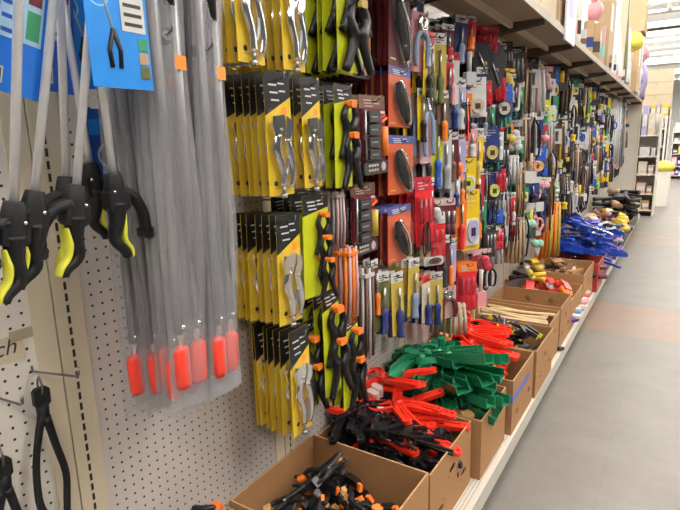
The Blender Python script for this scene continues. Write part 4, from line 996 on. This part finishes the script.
sack(.38,10.85,.10,.42,C('blue'),C('navy'),'small blue bag at the end of the overhead shelf')

q = random.Random(8)
for i, y in enumerate((3.95, 4.2, 4.42, 4.75, 5.12, 5.45, 6.0, 6.4, 6.75, 7.4)):
    c1, c2 = q.choice(('white','cream','rose','tan','silver')), q.choice(('charcoal','brown','pink','navy','mint'))
    t = empty('small_stock_pack', (.385, y, ST), (0,0,q.random())); hh = .12+.22*q.random()
    MB().box(-.03,.03,-.045,.045,0,hh,C(c1),b=.01).obj('pack_body', t); MB().box(-.031,.031,-.046,.046,hh*.2,hh*.5,C(c2),b=.01).obj('printed_band', t)
    tag(t, 'small %s pack with %s band at the shelf lip, %s along the shelf' % (c1, c2, N2[i]), 'package', 'small packs at the overhead shelf lip')

# ------------------------------------------------------------------ beyond the gondola
WHP = M('white shelving', (.78,.74,.66), .5, vary=.04)
def unit(x0,x1,y0,y1,h,levels,label,seed,cols,face='y'):
    t = empty('shelving_unit',(x0,y0,0)); W=x1-x0; L=y1-y0
    MB().box(0,W,L-.02,L,0,h,WHP).obj('back_panel',t)
    for x in (0,W-.03): MB().box(x,x+.03,0,L,0,h,WHP).obj('side_panel',t)
    for z in levels: MB().box(.03,W-.03,0,L-.02,z,z+.025,WHP).obj('shelf',t)
    tag(t,label,'shelving','shelving past the gondola')
    q = random.Random(seed); items=[]
    for li,z in enumerate(levels):
        top = (levels[li+1] if li+1 < len(levels) else h+.25)-.03
        x = .05; c = 0
        while x < W-.10:
            w = min(.10+q.random()*.16, W-.05-x); hh = (top-z-.03)*(.45+.5*q.random())
            o = MB().box(0,w*.9,0,L*.7,0,hh,C(q.choice(cols)),b=.01).box(w*.1,w*.8,-.004,0,hh*.3,hh*.7,WHT).obj('stock_item')
            o.location=(x0+x,y0+.03,z+.026); items.append((o,li,c)); x += w; c += 1
    return items
def tagitems(items, where):
    for o,li,c in items: tag(o,'small packaged item on %s, %s shelf up, %s from the left' % (where, N2[li], N2[c]),'package','packages on '+where)
tagitems(unit(.34,.72,11.9,12.4,Z0+.48,[.10,.42,.80,1.15,1.55],'white shelving unit just past the end of the gondola',1,['cream','rose','white','tan','white','lavender']),'the white unit')
for i in range(3):
    stockbox(-.04,.74,17.05,17.5,.33,CART2,'%s wide pale carton of three stacked past the gondola' % ('lowest','middle','topmost')[i],base=Z0+.83+.335*i)
tagitems(unit(.30,.75,14.2,14.7,Z0+.5,[.10,.5,.9,1.3,1.7],'second white shelving unit beyond the end of the gondola',5,['rose','lavender','navy','gold','crimson','white']),'the second unit')
tagitems(unit(-.06,.76,17.0,17.5,Z0+.80,[.10,.5,.9,1.3,1.7,2.05],'third white shelving unit farther down the aisle',6,['lavender','white','rose','navy','yellow']),'the third unit')
tagitems(unit(.75,3.6,23.5,24.1,Z0+.45,[.10,.45,.9,1.3,1.7],'wide shelving unit across the far end of the aisle',7,['navy','lavender','blue','charcoal','white','pink','yellow']),'the far wide unit')
o = MB().ball((0,0,0),.22,M('yellow ball'),sq=(1,1,.6),n=10).obj('yellow_cushion'); o.location=(.78,13.9,Z0-.62); tag(o,'yellow rounded cushion sticking out beyond the white shelving unit','cushion')
o = MB().box(-.15,.15,-.15,.15,0,Z0-.72,M('white shelving'),b=.03).obj('display_stand'); o.location=(.78,13.9,0); tag(o,'white stand under the yellow rounded cushion','stand')

# ------------------------------------------------------------------ light of the open store around
w = bpy.data.worlds.new('store'); SC.world = w; w.use_nodes = True
bg = w.node_tree.nodes['Background']; bg.inputs[0].default_value = (1,.97,.93,1); bg.inputs[1].default_value = .12
vs = SC.view_settings; vs.view_transform = 'Standard'; vs.look = 'None'; vs.gamma = 1; vs.use_curve_mapping = False; vs.exposure = -1.12
SC.cycles.transparent_max_bounces = 24
SC.cycles.max_bounces = 6
SC.cycles.use_denoising = True
